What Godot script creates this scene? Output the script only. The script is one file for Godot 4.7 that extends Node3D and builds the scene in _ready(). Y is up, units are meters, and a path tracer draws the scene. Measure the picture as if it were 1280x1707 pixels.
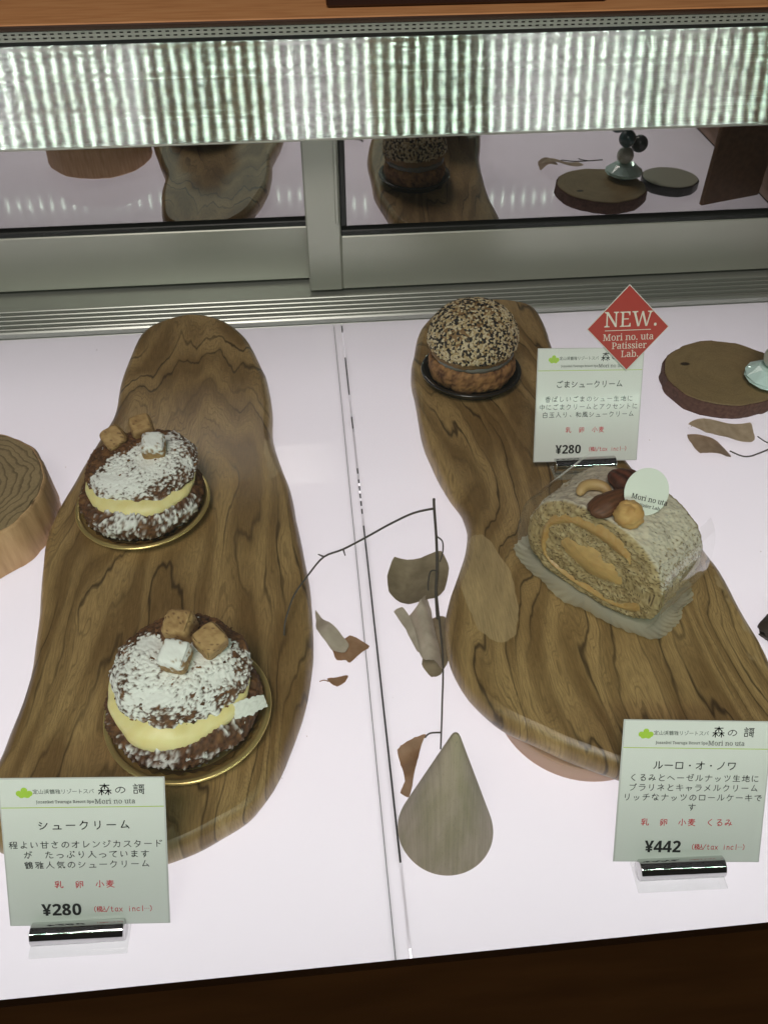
extends Node3D
# A pastry display case seen from above through its glass top: a lit acrylic shelf, two olive-wood boards,
# cream puffs, a roll cake slice, price cards, dried twigs, mirrored sliding doors behind. Units: metres.

var M := {}
var used_names := {}
var rng := RandomNumberGenerator.new()
const TILT := 0.034          # the right board leans: its near end rests on a round riser

# ------------------------------------------------------------------ helpers: nodes
func numbered(called: String) -> String:
	var n: int = used_names.get(called, 0)
	used_names[called] = n + 1
	return called if n == 0 else "%s_%03d" % [called, n]

func thing(called: String, label: String, category: String, at := Vector3.ZERO, group := "") -> Node3D:
	var o := Node3D.new()
	o.name = numbered(called)
	add_child(o)
	o.position = at
	tag(o, label, category, group)
	return o

func tag(o: Node, label: String, category: String, group := "") -> void:
	o.set_meta("label", label)
	o.set_meta("category", category)
	if group != "":
		o.set_meta("group", group)

func part(called: String, mesh: Mesh, m: Material, parent: Node, at := Vector3.ZERO, turn := Vector3.ZERO) -> MeshInstance3D:
	var o := MeshInstance3D.new()
	o.name = called
	o.mesh = mesh
	o.material_override = m
	parent.add_child(o, true)
	o.position = at
	o.rotation = turn
	return o

func structure(called: String) -> Node3D:
	var o := Node3D.new()
	o.name = called
	o.set_meta("kind", "structure")
	add_child(o)
	return o

# ------------------------------------------------------------------ helpers: materials
func lin(r: float, g: float, b: float, a := 1.0) -> Color:
	var c := Color(r, g, b).linear_to_srgb()
	c.a = a
	return c

func mat(c: Color, rough := 0.6, metal := 0.0) -> StandardMaterial3D:
	var m := StandardMaterial3D.new()
	m.albedo_color = c
	m.roughness = rough
	m.metallic = metal
	return m

func vmat(rough := 0.7, sss := 0.0) -> StandardMaterial3D:
	var m := mat(Color.WHITE, rough)
	m.vertex_color_use_as_albedo = true
	if sss > 0.0:
		m.subsurf_scatter_enabled = true
		m.subsurf_scatter_strength = sss
	return m

func noise(freq: float, seed_ := 1, kind := FastNoiseLite.TYPE_SIMPLEX_SMOOTH, oct := 3) -> FastNoiseLite:
	var n := FastNoiseLite.new()
	n.noise_type = kind
	n.frequency = freq
	n.seed = seed_
	n.fractal_octaves = oct
	n.fractal_type = FastNoiseLite.FRACTAL_FBM if oct > 1 else FastNoiseLite.FRACTAL_NONE
	return n

func noise_tex(n: FastNoiseLite, size := 512, ramp: Gradient = null, as_normal := false, bump := 4.0) -> NoiseTexture2D:
	var t := NoiseTexture2D.new()
	t.width = size
	t.height = size
	t.seamless = true
	t.noise = n
	t.as_normal_map = as_normal
	t.bump_strength = bump
	if ramp:
		t.color_ramp = ramp
	return t

func ramp(stops: Array) -> Gradient:
	var g := Gradient.new()
	g.offsets = PackedFloat32Array(stops.map(func(s): return s[0]))
	g.colors = PackedColorArray(stops.map(func(s): return s[1]))
	return g

func glass_mat(alpha := 0.06, c := Color(0.9, 0.97, 0.94)) -> StandardMaterial3D:
	var m := mat(Color(c.r, c.g, c.b, alpha), 0.0)
	m.transparency = BaseMaterial3D.TRANSPARENCY_ALPHA
	return m

# ------------------------------------------------------------------ helpers: meshes
func mesh_of(v: PackedVector3Array, idx: PackedInt32Array, uv := PackedVector2Array(), col := PackedColorArray(), flat := false) -> ArrayMesh:
	# front faces run clockwise: a, b, c with the normal along (c - a) x (b - a)
	if flat:
		var v2 := PackedVector3Array()
		var uv2 := PackedVector2Array()
		var c2 := PackedColorArray()
		for i in idx:
			v2.append(v[i])
			if uv.size(): uv2.append(uv[i])
			if col.size(): c2.append(col[i])
		v = v2; uv = uv2; col = c2
		idx = PackedInt32Array(range(v.size()))
	var nr := PackedVector3Array()
	nr.resize(v.size())
	for t in range(0, idx.size(), 3):
		var a := idx[t]; var b := idx[t + 1]; var c := idx[t + 2]
		var n := (v[c] - v[a]).cross(v[b] - v[a])
		nr[a] += n; nr[b] += n; nr[c] += n
	for i in nr.size():
		nr[i] = nr[i].normalized() if nr[i].length_squared() > 1e-24 else Vector3.UP
	var arr := []
	arr.resize(Mesh.ARRAY_MAX)
	arr[Mesh.ARRAY_VERTEX] = v
	arr[Mesh.ARRAY_NORMAL] = nr
	arr[Mesh.ARRAY_INDEX] = idx
	if uv.size(): arr[Mesh.ARRAY_TEX_UV] = uv
	if col.size(): arr[Mesh.ARRAY_COLOR] = col
	var m := ArrayMesh.new()
	m.add_surface_from_arrays(Mesh.PRIMITIVE_TRIANGLES, arr)
	return m

func grid(nu: int, nv: int, f: Callable, wrap_u := false, flip := false) -> ArrayMesh:
	# f(u, v) -> [position] or [position, colour]; u runs 0..1 over nu cells, v over nv cells
	var v := PackedVector3Array(); var uv := PackedVector2Array(); var col := PackedColorArray(); var idx := PackedInt32Array()
	var cols := nu if wrap_u else nu + 1
	for j in nv + 1:
		for i in cols:
			var r: Array = f.call(float(i) / nu, float(j) / nv)
			v.append(r[0]); uv.append(Vector2(float(i) / nu, float(j) / nv))
			if r.size() > 1: col.append(r[1])
	for j in nv:
		for i in nu:
			var a := j * cols + i; var b := j * cols + (i + 1) % cols
			var c := a + cols; var d := b + cols
			if flip: idx.append_array([a, c, b, b, c, d])
			else: idx.append_array([a, b, c, b, d, c])
	return mesh_of(v, idx, uv, col)

func hull(faces: Array) -> ArrayMesh:
	# convex solid round the middle of its points: faces are turned outwards, flat shaded
	var mid := Vector3.ZERO; var count := 0
	for f in faces:
		for p in f:
			mid += p; count += 1
	mid /= count
	var v := PackedVector3Array(); var uv := PackedVector2Array(); var idx := PackedInt32Array()
	for f in faces:
		var pts: Array = f
		if (pts[2] - pts[0]).cross(pts[1] - pts[0]).dot(pts[0] - mid) < 0:
			pts = pts.duplicate(); pts.reverse()
		var n: Vector3 = (pts[2] - pts[0]).cross(pts[1] - pts[0]).normalized()
		var at := v.size()
		for p in pts:
			v.append(p)
			uv.append(Vector2(p.x, p.z) if absf(n.y) > 0.6 else (Vector2(p.x, -p.y) if absf(n.z) > 0.6 else Vector2(p.z, -p.y)))
		for k in range(1, pts.size() - 1):
			idx.append_array([at, at + k, at + k + 1])
	return mesh_of(v, idx, uv)

func cbox(s: Vector3, ch := 0.0015) -> ArrayMesh:
	var h := s / 2
	var at := func(axis: int, g: Vector3) -> Vector3:
		var p := Vector3.ZERO
		for k in 3:
			p[k] = g[k] * (h[k] if k == axis else h[k] - ch)
		return p
	var faces := []
	for ax in 3:
		var a := (ax + 1) % 3; var b := (ax + 2) % 3
		for s0 in [-1.0, 1.0]:
			var q := []
			for c in [[-1, -1], [1, -1], [1, 1], [-1, 1]]:
				var g := Vector3.ZERO
				g[ax] = s0; g[a] = c[0]; g[b] = c[1]
				q.append(at.call(ax, g))
			faces.append(q)
			for s1 in [-1.0, 1.0]:
				var g1 := Vector3.ZERO; g1[ax] = s0; g1[a] = s1; g1[b] = -1
				var g2 := g1; g2[b] = 1
				faces.append([at.call(ax, g1), at.call(ax, g2), at.call(a, g2), at.call(a, g1)])
	for x in [-1, 1]:
		for y in [-1, 1]:
			for z in [-1, 1]:
				var g := Vector3(x, y, z)
				faces.append([at.call(0, g), at.call(1, g), at.call(2, g)])
	return hull(faces)

func lathe(profile: Array, n := 64) -> ArrayMesh:
	# profile of (radius, height), from the bottom up on the outside
	var last := profile.size() - 1
	return grid(n, last, func(u, v):
		var p: Vector2 = profile[int(round(v * last))]
		var a: float = u * TAU
		return [Vector3(cos(a) * p.x, p.y, sin(a) * p.x)], true)

func tube(pts: Array, radii: Array, sides := 10) -> ArrayMesh:
	var v := PackedVector3Array(); var uv := PackedVector2Array(); var idx := PackedInt32Array()
	var n := pts.size()
	var side := Vector3.ZERO
	for i in n:
		var d: Vector3 = (pts[mini(i + 1, n - 1)] - pts[maxi(i - 1, 0)]).normalized()
		if i == 0:
			side = d.cross(Vector3.UP if absf(d.y) < 0.9 else Vector3.RIGHT).normalized()
		else:
			side = (side - d * side.dot(d)).normalized()
		var up := d.cross(side)
		for k in sides:
			var a := TAU * k / sides
			v.append(pts[i] + (side * cos(a) + up * sin(a)) * radii[i])
			uv.append(Vector2(float(k) / sides, float(i) / n))
	for i in n - 1:
		for k in sides:
			var a := i * sides + k; var b := i * sides + (k + 1) % sides
			idx.append_array([a, a + sides, b, b, a + sides, b + sides])
	for e in [0, n - 1]:
		var c := v.size()
		v.append(pts[e]); uv.append(Vector2(0.5, 0.5))
		for k in sides:
			var a: int = e * sides + k; var b: int = e * sides + (k + 1) % sides
			if e == 0: idx.append_array([c, a, b])
			else: idx.append_array([c, b, a])
	return mesh_of(v, idx, uv)

func smooth_line(pts: Array, per := 6, closed := false) -> Array:
	var out := []
	var n := pts.size()
	for i in (n if closed else n - 1):
		var p0 = pts[(i - 1 + n) % n] if closed else pts[maxi(i - 1, 0)]
		var p1 = pts[i]
		var p2 = pts[(i + 1) % n]
		var p3 = pts[(i + 2) % n] if closed else pts[mini(i + 2, n - 1)]
		for k in per:
			var t := float(k) / per
			out.append(p1.cubic_interpolate(p2, p0, p3, t))
	if not closed:
		out.append(pts[n - 1])
	return out

func cm(text: String) -> Array:
	# "x,z x,z ..." in centimetres on the plan
	var out := []
	for w in text.split(" ", false):
		var q := w.split(",")
		out.append(Vector2(float(q[0]), float(q[1])) / 100.0)
	return out

func slab(outline: Array, layers: Array, uv_box: Rect2, wob: FastNoiseLite = null) -> ArrayMesh:
	# a closed plan outline stacked through layers of (inset, height), bottom to top, with flat caps
	var n := outline.size()
	var nrm := []
	var area := 0.0
	for i in n:
		var p: Vector2 = outline[i]; var q: Vector2 = outline[(i + 1) % n]
		area += p.cross(q)
	for i in n:
		var d: Vector2 = (outline[(i + 1) % n] - outline[(i - 1 + n) % n]).normalized()
		nrm.append(Vector2(d.y, -d.x) * (1.0 if area > 0 else -1.0))
	var v := PackedVector3Array(); var uv := PackedVector2Array(); var idx := PackedInt32Array()
	for l in layers:
		for i in n:
			var p: Vector2 = outline[i] - nrm[i] * (l.x + (wob.get_noise_3d(outline[i].x * 100, l.y * 300, outline[i].y * 100) * 0.0016 if wob else 0.0))
			v.append(Vector3(p.x, l.y, p.y))
			uv.append((p - uv_box.position) / uv_box.size)
	for j in layers.size() - 1:
		for i in n:
			var a := j * n + i; var b := j * n + (i + 1) % n
			if area < 0: idx.append_array([a, a + n, b, b, a + n, b + n])
			else: idx.append_array([a, b, a + n, b, b + n, a + n])
	for e in [0, layers.size() - 1]:
		var poly := PackedVector2Array()
		var at := v.size()
		for i in n:
			var p: Vector3 = v[e * n + i]
			poly.append(Vector2(p.x, p.z)); v.append(p); uv.append(uv[e * n + i])
		var tri := Geometry2D.triangulate_polygon(poly)
		for t in range(0, tri.size(), 3):
			var a := at + tri[t]; var b := at + tri[t + 1]; var c := at + tri[t + 2]
			var up := (v[c] - v[a]).cross(v[b] - v[a]).y > 0
			if up == (e > 0): idx.append_array([a, b, c])
			else: idx.append_array([a, c, b])
	return mesh_of(v, idx, uv)

func lumpy(profile: Array, nu: int, nv: int, shape: Callable) -> ArrayMesh:
	# lathe of a smooth profile; shape(point, outward normal) -> [moved point, colour]
	var fine := smooth_line(profile, 12)
	var length := [0.0]
	for i in range(1, fine.size()):
		length.append(length[i - 1] + fine[i].distance_to(fine[i - 1]))
	return grid(nu, nv, func(u, v):
		var want: float = v * length[-1]
		var k := 1
		while k < fine.size() - 1 and length[k] < want: k += 1
		var t: float = clampf((want - length[k - 1]) / maxf(length[k] - length[k - 1], 1e-9), 0, 1)
		var p: Vector2 = fine[k - 1].lerp(fine[k], t)
		var d: Vector2 = (fine[mini(k + 1, fine.size() - 1)] - fine[maxi(k - 2, 0)]).normalized()
		var a: float = u * TAU
		return shape.call(Vector3(cos(a) * p.x, p.y, sin(a) * p.x), Vector3(cos(a) * d.y, -d.x, sin(a) * d.y)), true)

func chunk_mesh(seed_: int) -> ArrayMesh:
	var r := RandomNumberGenerator.new()
	r.seed = seed_
	var p := []
	for d in [Vector3(1, 0, 0), Vector3(-1, 0, 0), Vector3(0, 1, 0), Vector3(0, -1, 0), Vector3(0, 0, 1), Vector3(0, 0, -1)]:
		p.append(d * r.randf_range(0.6, 1.2) + Vector3(r.randf_range(-0.3, 0.3), r.randf_range(-0.3, 0.3), r.randf_range(-0.3, 0.3)))
	var f := []
	for x in [0, 1]:
		for y in [2, 3]:
			for z in [4, 5]:
				f.append([p[x], p[y], p[z]])
	return hull(f)

func scatter(called: String, mesh: Mesh, m: Material, parent: Node, places: Array, colors: Array) -> MultiMeshInstance3D:
	var mm := MultiMesh.new()
	mm.transform_format = MultiMesh.TRANSFORM_3D
	mm.use_colors = true
	mm.mesh = mesh
	mm.instance_count = places.size()
	for i in places.size():
		mm.set_instance_transform(i, places[i])
		mm.set_instance_color(i, colors[i])
	var o := MultiMeshInstance3D.new()
	o.name = called
	o.multimesh = mm
	o.material_override = m
	o.set_meta("kind", "stuff")
	parent.add_child(o, true)
	return o

func area_light(parent: Node, called: String, at: Vector3, size: Vector2, towards: Vector3, energy: float, c: Color) -> void:
	var l := AreaLight3D.new()
	l.name = called
	l.area_size = size
	l.area_normalize_energy = true
	l.light_energy = energy
	l.light_color = c
	l.shadow_enabled = true
	l.area_range = 4.0
	parent.add_child(l, true)
	l.position = at
	var up := Vector3.UP if absf(towards.normalized().y) < 0.9 else Vector3.BACK
	l.basis = Basis.looking_at(towards.normalized(), up)

# ------------------------------------------------------------------ writing
const GLYPHS := {
	"シ": "18,18 36,30|10,42 28,54|18,88 45,78 68,58 86,28", "ュ": "26,52 66,52 62,86|12,88 88,88", "ー": "10,50 90,50",
	"ク": "40,8 32,30 12,52|34,24 80,24 72,58 54,80 28,94", "リ": "26,14 26,60|72,10 72,52 64,76 42,94", "ム": "48,8 34,46 16,80 80,74|60,54 76,68 88,88",
	"オ": "10,32 90,32|60,8 60,80 56,92 42,86|58,34 38,60 10,80", "レ": "26,10 26,88 56,74 86,42", "ン": "16,18 36,34|14,88 46,76 70,56 88,28",
	"ジ": "18,22 34,32|10,44 26,54|18,88 45,78 66,60 82,34|70,8 78,20|84,4 92,16", "カ": "12,32 82,32 78,70 70,90 54,84|44,8 42,40 32,68 10,92",
	"ス": "18,18 78,18 62,48 40,70 10,90|56,58 74,74 90,90", "タ": "40,8 32,30 12,52|34,24 80,24 72,58 54,80 28,94|32,48 62,66",
	"ド": "34,8 34,92|34,40 72,58|68,14 76,28|84,8 92,22", "ア": "12,16 86,16 76,34 56,48|50,30 48,58 40,76 22,92",
	"セ": "8,42 88,30 80,48 64,60|36,10 36,74 44,86 84,86", "ト": "38,8 38,92|38,40 78,60", "ル": "30,14 30,50 24,70 8,88|58,10 58,86 76,74 92,52",
	"ロ": "16,20 84,20 84,84 16,84 16,20", "・": "46,48 54,48 54,54 46,54 46,48", "ノ": "76,12 66,44 44,72 14,90", "ワ": "14,20 14,48|14,20 84,20 80,52 64,76 36,92",
	"ヘ": "6,58 34,30 92,74", "ゼ": "8,42 84,32 78,48 62,60|36,12 36,74 44,86 84,86|72,4 80,16|86,0 94,12", "ゾ": "20,26 30,46|82,30 74,56 56,76 30,92|70,4 78,16|86,0 94,12",
	"ナ": "8,34 92,34|52,8 52,40 44,70 20,94", "ッ": "20,48 30,66|44,44 52,62|78,46 72,68 56,84 34,94", "ツ": "16,18 28,42|44,12 54,36|84,16 76,50 56,76 28,92",
	"プ": "12,24 80,24 72,56 54,78 26,92|92,10 86,4 80,10 86,16 92,10", "パ": "34,26 26,60 10,86|58,22 76,50 90,84|92,14 86,8 80,14 86,20 92,14", "ラ": "22,14 78,14|12,38 86,38 78,64 60,82 32,94",
	"ネ": "50,4 56,16|16,28 78,28 56,50 8,72|52,50 52,94|64,54 88,70", "キ": "12,34 84,26|8,62 92,54|44,8 58,94", "ャ": "14,56 84,48 70,72|36,40 50,94",
	"メ": "74,10 60,44 38,72 12,92|26,36 52,56 80,80", "チ": "76,10 48,20 18,24|8,46 92,46|52,20 52,52 44,74 22,94", "ケ": "36,8 28,32 10,54|32,30 90,30|64,30 62,60 52,78 30,94",
	"よ": "54,6 54,70 46,86 28,88 20,78 32,68 54,70 84,88|54,36 82,32", "い": "18,18 18,60 26,82 38,70|74,22 84,42 86,66", "さ": "14,34 84,24|42,6 64,50 40,48|22,62 26,82 48,92 72,88",
	"の": "52,22 46,56 32,80 18,76 12,56 24,32 50,18 76,26 90,50 80,76 56,90", "が": "10,38 52,30 66,38 62,70 52,90 40,80|40,8 32,50 12,86|74,30 88,58|74,6 82,18|88,2 96,14",
	"た": "8,28 60,22|38,6 28,46 10,90|50,46 84,42|52,68 56,86 70,90 92,86", "っ": "14,56 46,46 76,50 86,66 74,82 44,90",
	"ぷ": "46,8 58,18|56,30 46,44 58,60 56,80 40,92 32,82|18,60 10,82|72,52 90,76|92,14 86,8 80,14 86,20 92,14", "り": "28,12 24,40 28,56 38,44|68,10 74,40 68,70 44,94",
	"て": "8,24 88,16 60,34 46,58 54,80 80,90", "ま": "16,24 84,24|20,46 80,46|50,6 50,76 40,88 24,86 22,74 36,68 56,74 84,90", "す": "8,26 92,26|54,6 54,60 44,72 32,64 34,50 46,46 54,56 54,74 36,96",
	"ご": "22,22 70,20 56,32|18,64 24,82 48,90 82,84|74,8 82,20|88,2 96,14", "ば": "18,12 10,50 16,90|40,36 88,32|66,10 66,74 56,88 42,84 40,74 52,68 68,74 88,88|80,6 86,18|92,2 98,14",
	"し": "30,8 28,70 38,90 60,86 84,62", "に": "18,12 12,50 18,90|44,28 84,26|42,68 48,84 64,88 90,84", "と": "30,8 40,46|82,24 40,48 22,66 28,84 52,92 84,88", "く": "66,8 26,50 70,92",
	"る": "24,14 70,14 24,60 54,44 80,58 80,78 58,92 36,88 36,74 52,76", "み": "20,18 56,16 34,60 18,82 8,68 24,56 54,64 90,78|76,42 72,66 56,92",
	"な": "8,28 54,24|34,6 10,62|66,18 90,36|66,44 66,76 54,90 38,86 38,74 52,70 70,78 86,90", "で": "8,26 84,18 58,36 46,58 54,80 80,90|72,44 80,56|86,38 94,50", "、": "20,66 38,84",
	"程": "40,8 10,20|6,38 46,38|26,16 26,94|26,42 6,70|28,50 44,66|56,10 90,10 90,36 56,36 56,10|52,50 94,50|54,68 92,68|50,90 96,90|72,50 72,90",
	"甘": "6,32 94,32|28,8 28,92|72,8 72,92|28,60 72,60|28,90 72,90", "入": "38,10 52,14 40,56 8,92|50,30 66,64 94,92", "人": "50,8 42,50 8,92|50,36 66,68 94,92",
	"気": "28,6 10,38|24,18 90,18|22,34 80,34|12,50 74,50 78,86 94,92 94,76|22,62 58,92|58,62 20,92",
	"鶴": "8,30 8,18 48,18 48,30|26,8 12,52|20,36 20,92|20,38 48,38|34,28 34,92|20,56 46,56|20,74 46,74|20,92 50,92|70,6 64,16|58,16 58,60|58,16 88,16 88,42 58,42|58,29 88,29|58,54 94,54|58,66 92,66 88,94 80,92|60,78 58,90|70,76 72,88",
	"雅": "6,14 48,14|14,16 14,46 48,46|36,14 36,92 28,88|36,48 6,80|66,6 54,34|60,28 60,94|60,28 94,28|62,48 90,48|62,68 90,68|60,90 96,90|78,28 78,90",
	"乳": "48,6 10,16|14,24 18,36|32,22 34,34|52,20 46,36|10,46 50,46 30,58 30,90 22,86|6,72 56,66|70,8 70,80 76,90 94,88 94,72",
	"卵": "38,10 14,20 14,78 42,66|40,24 40,50 30,84 14,96|22,40 28,56|58,14 58,94|58,16 88,16 88,72 78,70|68,36 74,52", "小": "50,6 50,90 38,84|24,34 8,72|74,32 94,70",
	"麦": "14,14 86,14|20,28 80,28|8,42 92,42|50,4 50,42|40,44 12,72|32,56 74,56 50,80 14,96|36,62 60,82 94,96",
	"税": "40,8 10,18|6,36 46,36|26,14 26,94|26,40 6,70|28,48 44,64|60,6 68,18|86,6 78,18|56,24 90,24 90,48 56,48 56,24|66,48 62,74 48,94|80,48 80,88 96,90 96,76",
	"込": "12,10 22,24|8,40 24,40 22,72 8,88|14,78 34,90 96,90|58,12 70,14 60,48 38,74|68,36 78,58 94,74",
	"香": "70,4 26,14|8,26 92,26|50,10 50,52|48,28 10,54|52,28 92,52|28,58 72,58 72,96 28,96 28,58|28,76 72,76", "生": "26,10 10,46|22,30 86,30|18,58 82,58|6,90 94,90|50,6 50,90",
	"地": "4,36 38,36|22,10 22,76|4,82 40,70|44,42 90,28 88,62 80,60|66,8 66,72|52,16 52,82 60,92 94,90 94,74", "中": "12,28 88,28 88,64 12,64 12,28|50,6 50,96",
	"白": "52,4 42,20|16,22 84,22 84,94 16,94 16,22|16,56 84,56", "玉": "12,14 88,14|18,48 82,48|6,90 94,90|50,14 50,90|66,60 78,76",
	"和": "44,8 12,18|6,36 50,36|28,14 28,94|28,40 6,72|30,48 48,66|58,26 92,26 92,86 58,86 58,26",
	"風": "18,10 18,54 6,94|18,10 82,10 82,70 96,94 98,78|64,20 30,28|30,38 68,38 68,62 30,62 30,38|48,26 48,84|26,86 74,82|66,70 78,90",
	"森": "16,16 84,16|50,4 50,46|48,18 22,42|52,18 78,42|4,58 46,58|26,46 26,96|24,60 4,88|28,62 44,80|54,58 96,58|76,46 76,96|74,60 54,88|78,62 96,84",
	"謌": "20,4 30,12|6,20 44,20|12,34 40,34|12,46 40,46|12,60 40,60 40,90 12,90 12,60|50,12 96,12|58,22 78,22 78,38 58,38 58,22|90,12 90,44|50,52 96,52|58,62 78,62 78,80 58,80 58,62|90,52 90,94 80,92",
	"定": "50,2 50,14|10,32 10,18 90,18 90,32|24,38 76,38|50,38 50,84|50,60 78,60|32,54 26,76 8,94|28,76 50,90 94,92", "山": "50,8 50,86|14,36 14,86 86,86|86,34 86,92",
	"渓": "10,10 22,22|6,38 18,48|8,92 24,62|84,6 40,16|42,22 48,34|60,20 64,32|84,18 76,34|36,44 88,44|32,62 94,62|62,44 56,70 32,94|62,64 92,94",
	"/": "80,6 20,94", "(": "70,4 48,30 48,70 70,96", ")": "30,4 52,30 52,70 30,96", "…": "10,50 14,50|48,50 52,50|86,50 90,50",
	"t": "40,14 40,80 54,92 70,84|20,36 66,36", "a": "72,40 44,34 22,56 28,84 50,90 72,72|72,36 72,80 82,92", "x": "20,36 78,92|76,36 22,92", "i": "50,38 50,92|50,16 50,20",
	"n": "26,36 26,92|26,54 48,36 70,46 72,92", "c": "76,44 54,34 28,48 24,72 42,90 76,82", "l": "50,6 50,92",
}

func ink_line(im: Image, a: Vector2, b: Vector2, w: float, c: Color) -> void:
	var lo := a.min(b) - Vector2(w + 1, w + 1); var hi := a.max(b) + Vector2(w + 1, w + 1)
	for y in range(maxi(0, int(lo.y)), mini(im.get_height(), int(hi.y) + 1)):
		for x in range(maxi(0, int(lo.x)), mini(im.get_width(), int(hi.x) + 1)):
			var p := Vector2(x + 0.5, y + 0.5)
			var d := p.distance_to(Geometry2D.get_closest_point_to_segment(p, a, b))
			var k := clampf(w * 0.5 + 0.6 - d, 0, 1)
			if k > 0:
				im.set_pixel(x, y, im.get_pixel(x, y).lerp(c, k))

func ink_text(im: Image, text: String, mid: Vector2, size: float, pitch: float, w: float, c: Color, squash := 1.0) -> void:
	var n := text.length()
	for i in n:
		var ch := text[i]
		if not GLYPHS.has(ch):
			continue
		var at := Vector2(mid.x + (i - (n - 1) / 2.0) * pitch, mid.y)
		var soft := ch.unicode_at(0) >= 0x3041 and ch.unicode_at(0) <= 0x309F
		for s in String(GLYPHS[ch]).split("|"):
			var pts := []
			for q in s.split(" ", false):
				var xy := q.split(",")
				pts.append(at + Vector2((float(xy[0]) - 50) / 100 * size * squash, (float(xy[1]) - 50) / 100 * size))
			if soft and pts.size() > 2:
				pts = smooth_line(pts, 4)
			for k in pts.size() - 1:
				ink_line(im, pts[k], pts[k + 1], w, c)

func card_print(title: String, body: Array, allergens: String, body_top: float) -> ImageTexture:
	var W := 1024; var H := 1066
	var im := Image.create(W, H, false, Image.FORMAT_RGBA8)
	im.fill(lin(0.80, 0.82, 0.78))
	var ink := Color(0.07, 0.07, 0.07)
	var grey := Color(0.45, 0.47, 0.45)
	var red := Color(0.80, 0.16, 0.20)
	var green := Color(0.70, 0.84, 0.32)
	for y in range(int(H * 0.186), int(H * 0.192)):          # the rule under the letterhead
		for x in W:
			im.set_pixel(x, y, Color(0.74, 0.83, 0.40))
	for lobe in [Vector2(118, 100), Vector2(150, 78), Vector2(182, 100), Vector2(150, 108), Vector2(132, 112), Vector2(168, 112)]:
		ink_line(im, lobe, lobe + Vector2(0.5, 0), 40, green)
	ink_text(im, "定山渓鶴雅リゾートスパ", Vector2(395, 88), 34, 35, 3.2, grey)
	ink_text(im, "森", Vector2(655, 76), 84, 90, 6.5, ink)
	ink_text(im, "の", Vector2(752, 80), 56, 60, 4.5, ink, 1.35)
	ink_text(im, "謌", Vector2(868, 76), 76, 80, 5.0, ink)
	ink_text(im, title, Vector2(512, 330), 68, 74 if title.length() > 7 else 86, 6.4, ink)
	for k in body.size():
		ink_text(im, body[k], Vector2(516, body_top + 74 * k), 56, 66 if body[k].length() > 13 else 68, 4.4, ink)
	ink_text(im, allergens, Vector2(490, 765), 58, 66, 4.8, red)
	ink_text(im, "(税込/tax incl…)", Vector2(730, 955), 46, 27 * 1.05, 4.0, red, 0.72)
	return ImageTexture.create_from_image(im)

func lettering(called: String, text: String, height: float, font: String, bold: bool, m: Material, parent: Node, at: Vector3, align := HORIZONTAL_ALIGNMENT_CENTER) -> MeshInstance3D:
	var f := SystemFont.new()
	f.font_names = PackedStringArray([font])
	f.font_weight = 700 if bold else 400
	var t := TextMesh.new()
	t.text = text
	t.font = f
	t.font_size = 64
	t.pixel_size = 0.001
	t.depth = 0.0002 * 0.064 / height
	t.curve_step = 2.0
	t.horizontal_alignment = align
	var o := part(called, t, m, parent, at)
	o.scale = Vector3.ONE * height / 0.064
	return o

# ------------------------------------------------------------------ wood
func olive_texture(box: Rect2, heart: Callable, pale: Callable, seed_: int) -> ImageTexture:
	var W := 560; var H := 1500
	var im := Image.create(W, H, false, Image.FORMAT_RGB8)
	var n1 := noise(1.0, seed_, FastNoiseLite.TYPE_SIMPLEX_SMOOTH, 2)
	var n2 := noise(1.0, seed_ + 1, FastNoiseLite.TYPE_SIMPLEX_SMOOTH, 3)
	var light := Color(0.395, 0.262, 0.110); var mid := Color(0.205, 0.123, 0.046); var dark := Color(0.035, 0.019, 0.008)
	var cream := Color(0.43, 0.315, 0.165)
	for j in H:
		var z := (box.position.y + box.size.y * j / H) * 100
		for i in W:
			var x := (box.position.x + box.size.x * i / W) * 100
			var warp := n1.get_noise_2d(x / 6.0, z / 26.0)
			var fine := n2.get_noise_2d(x / 1.5 + 40, z / 8.0)
			var pot: float = heart.call(x, z) + 0.30 * warp + 0.055 * fine
			var slow := n1.get_noise_2d(x / 5.0 + 90, z / 22.0 + 7) + 0.35 * n1.get_noise_2d(x / 14.0 + 5, z / 9.0 + 30)
			var c := mid.lerp(light, clampf(0.5 + 0.9 * slow + 0.35 * sin(pot * 23.0), 0, 1))
			# dark annual lines: some strong, some faint, some doubled
			var f := pot * 7.5
			var near := absf(f - round(f))
			var strong := clampf(0.45 + 1.5 * n1.get_noise_2d(round(f) * 3.7, z / 16.0 + x / 30.0), 0, 1)
			c = c.lerp(dark, strong * smoothstep(0.13, 0.0, near) * 0.85)
			var g := pot * 26.0 + 0.6 * fine
			c = c.lerp(dark, 0.34 * smoothstep(0.20, 0.0, absf(g - round(g))) * clampf(0.5 + slow * 1.4, 0, 1))
			var hair := pot * 61.0 + 1.2 * fine
			c = c.lerp(dark, 0.15 * smoothstep(0.25, 0.0, absf(hair - round(hair))))
			var p: float = pale.call(x, z) + 0.34 * n2.get_noise_2d(x / 1.6, z / 3.2)
			c = c.lerp(cream * (1.0 + 0.16 * fine), 0.76 * smoothstep(0.40, 0.52, p))
			var pore := n2.get_noise_2d(x * 9.0, z * 0.55)
			c = c * (1.0 + 0.30 * pore)
			im.set_pixel(i, j, Color(maxf(c.r, 0), maxf(c.g, 0), maxf(c.b, 0)).linear_to_srgb())
	return ImageTexture.create_from_image(im)

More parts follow.
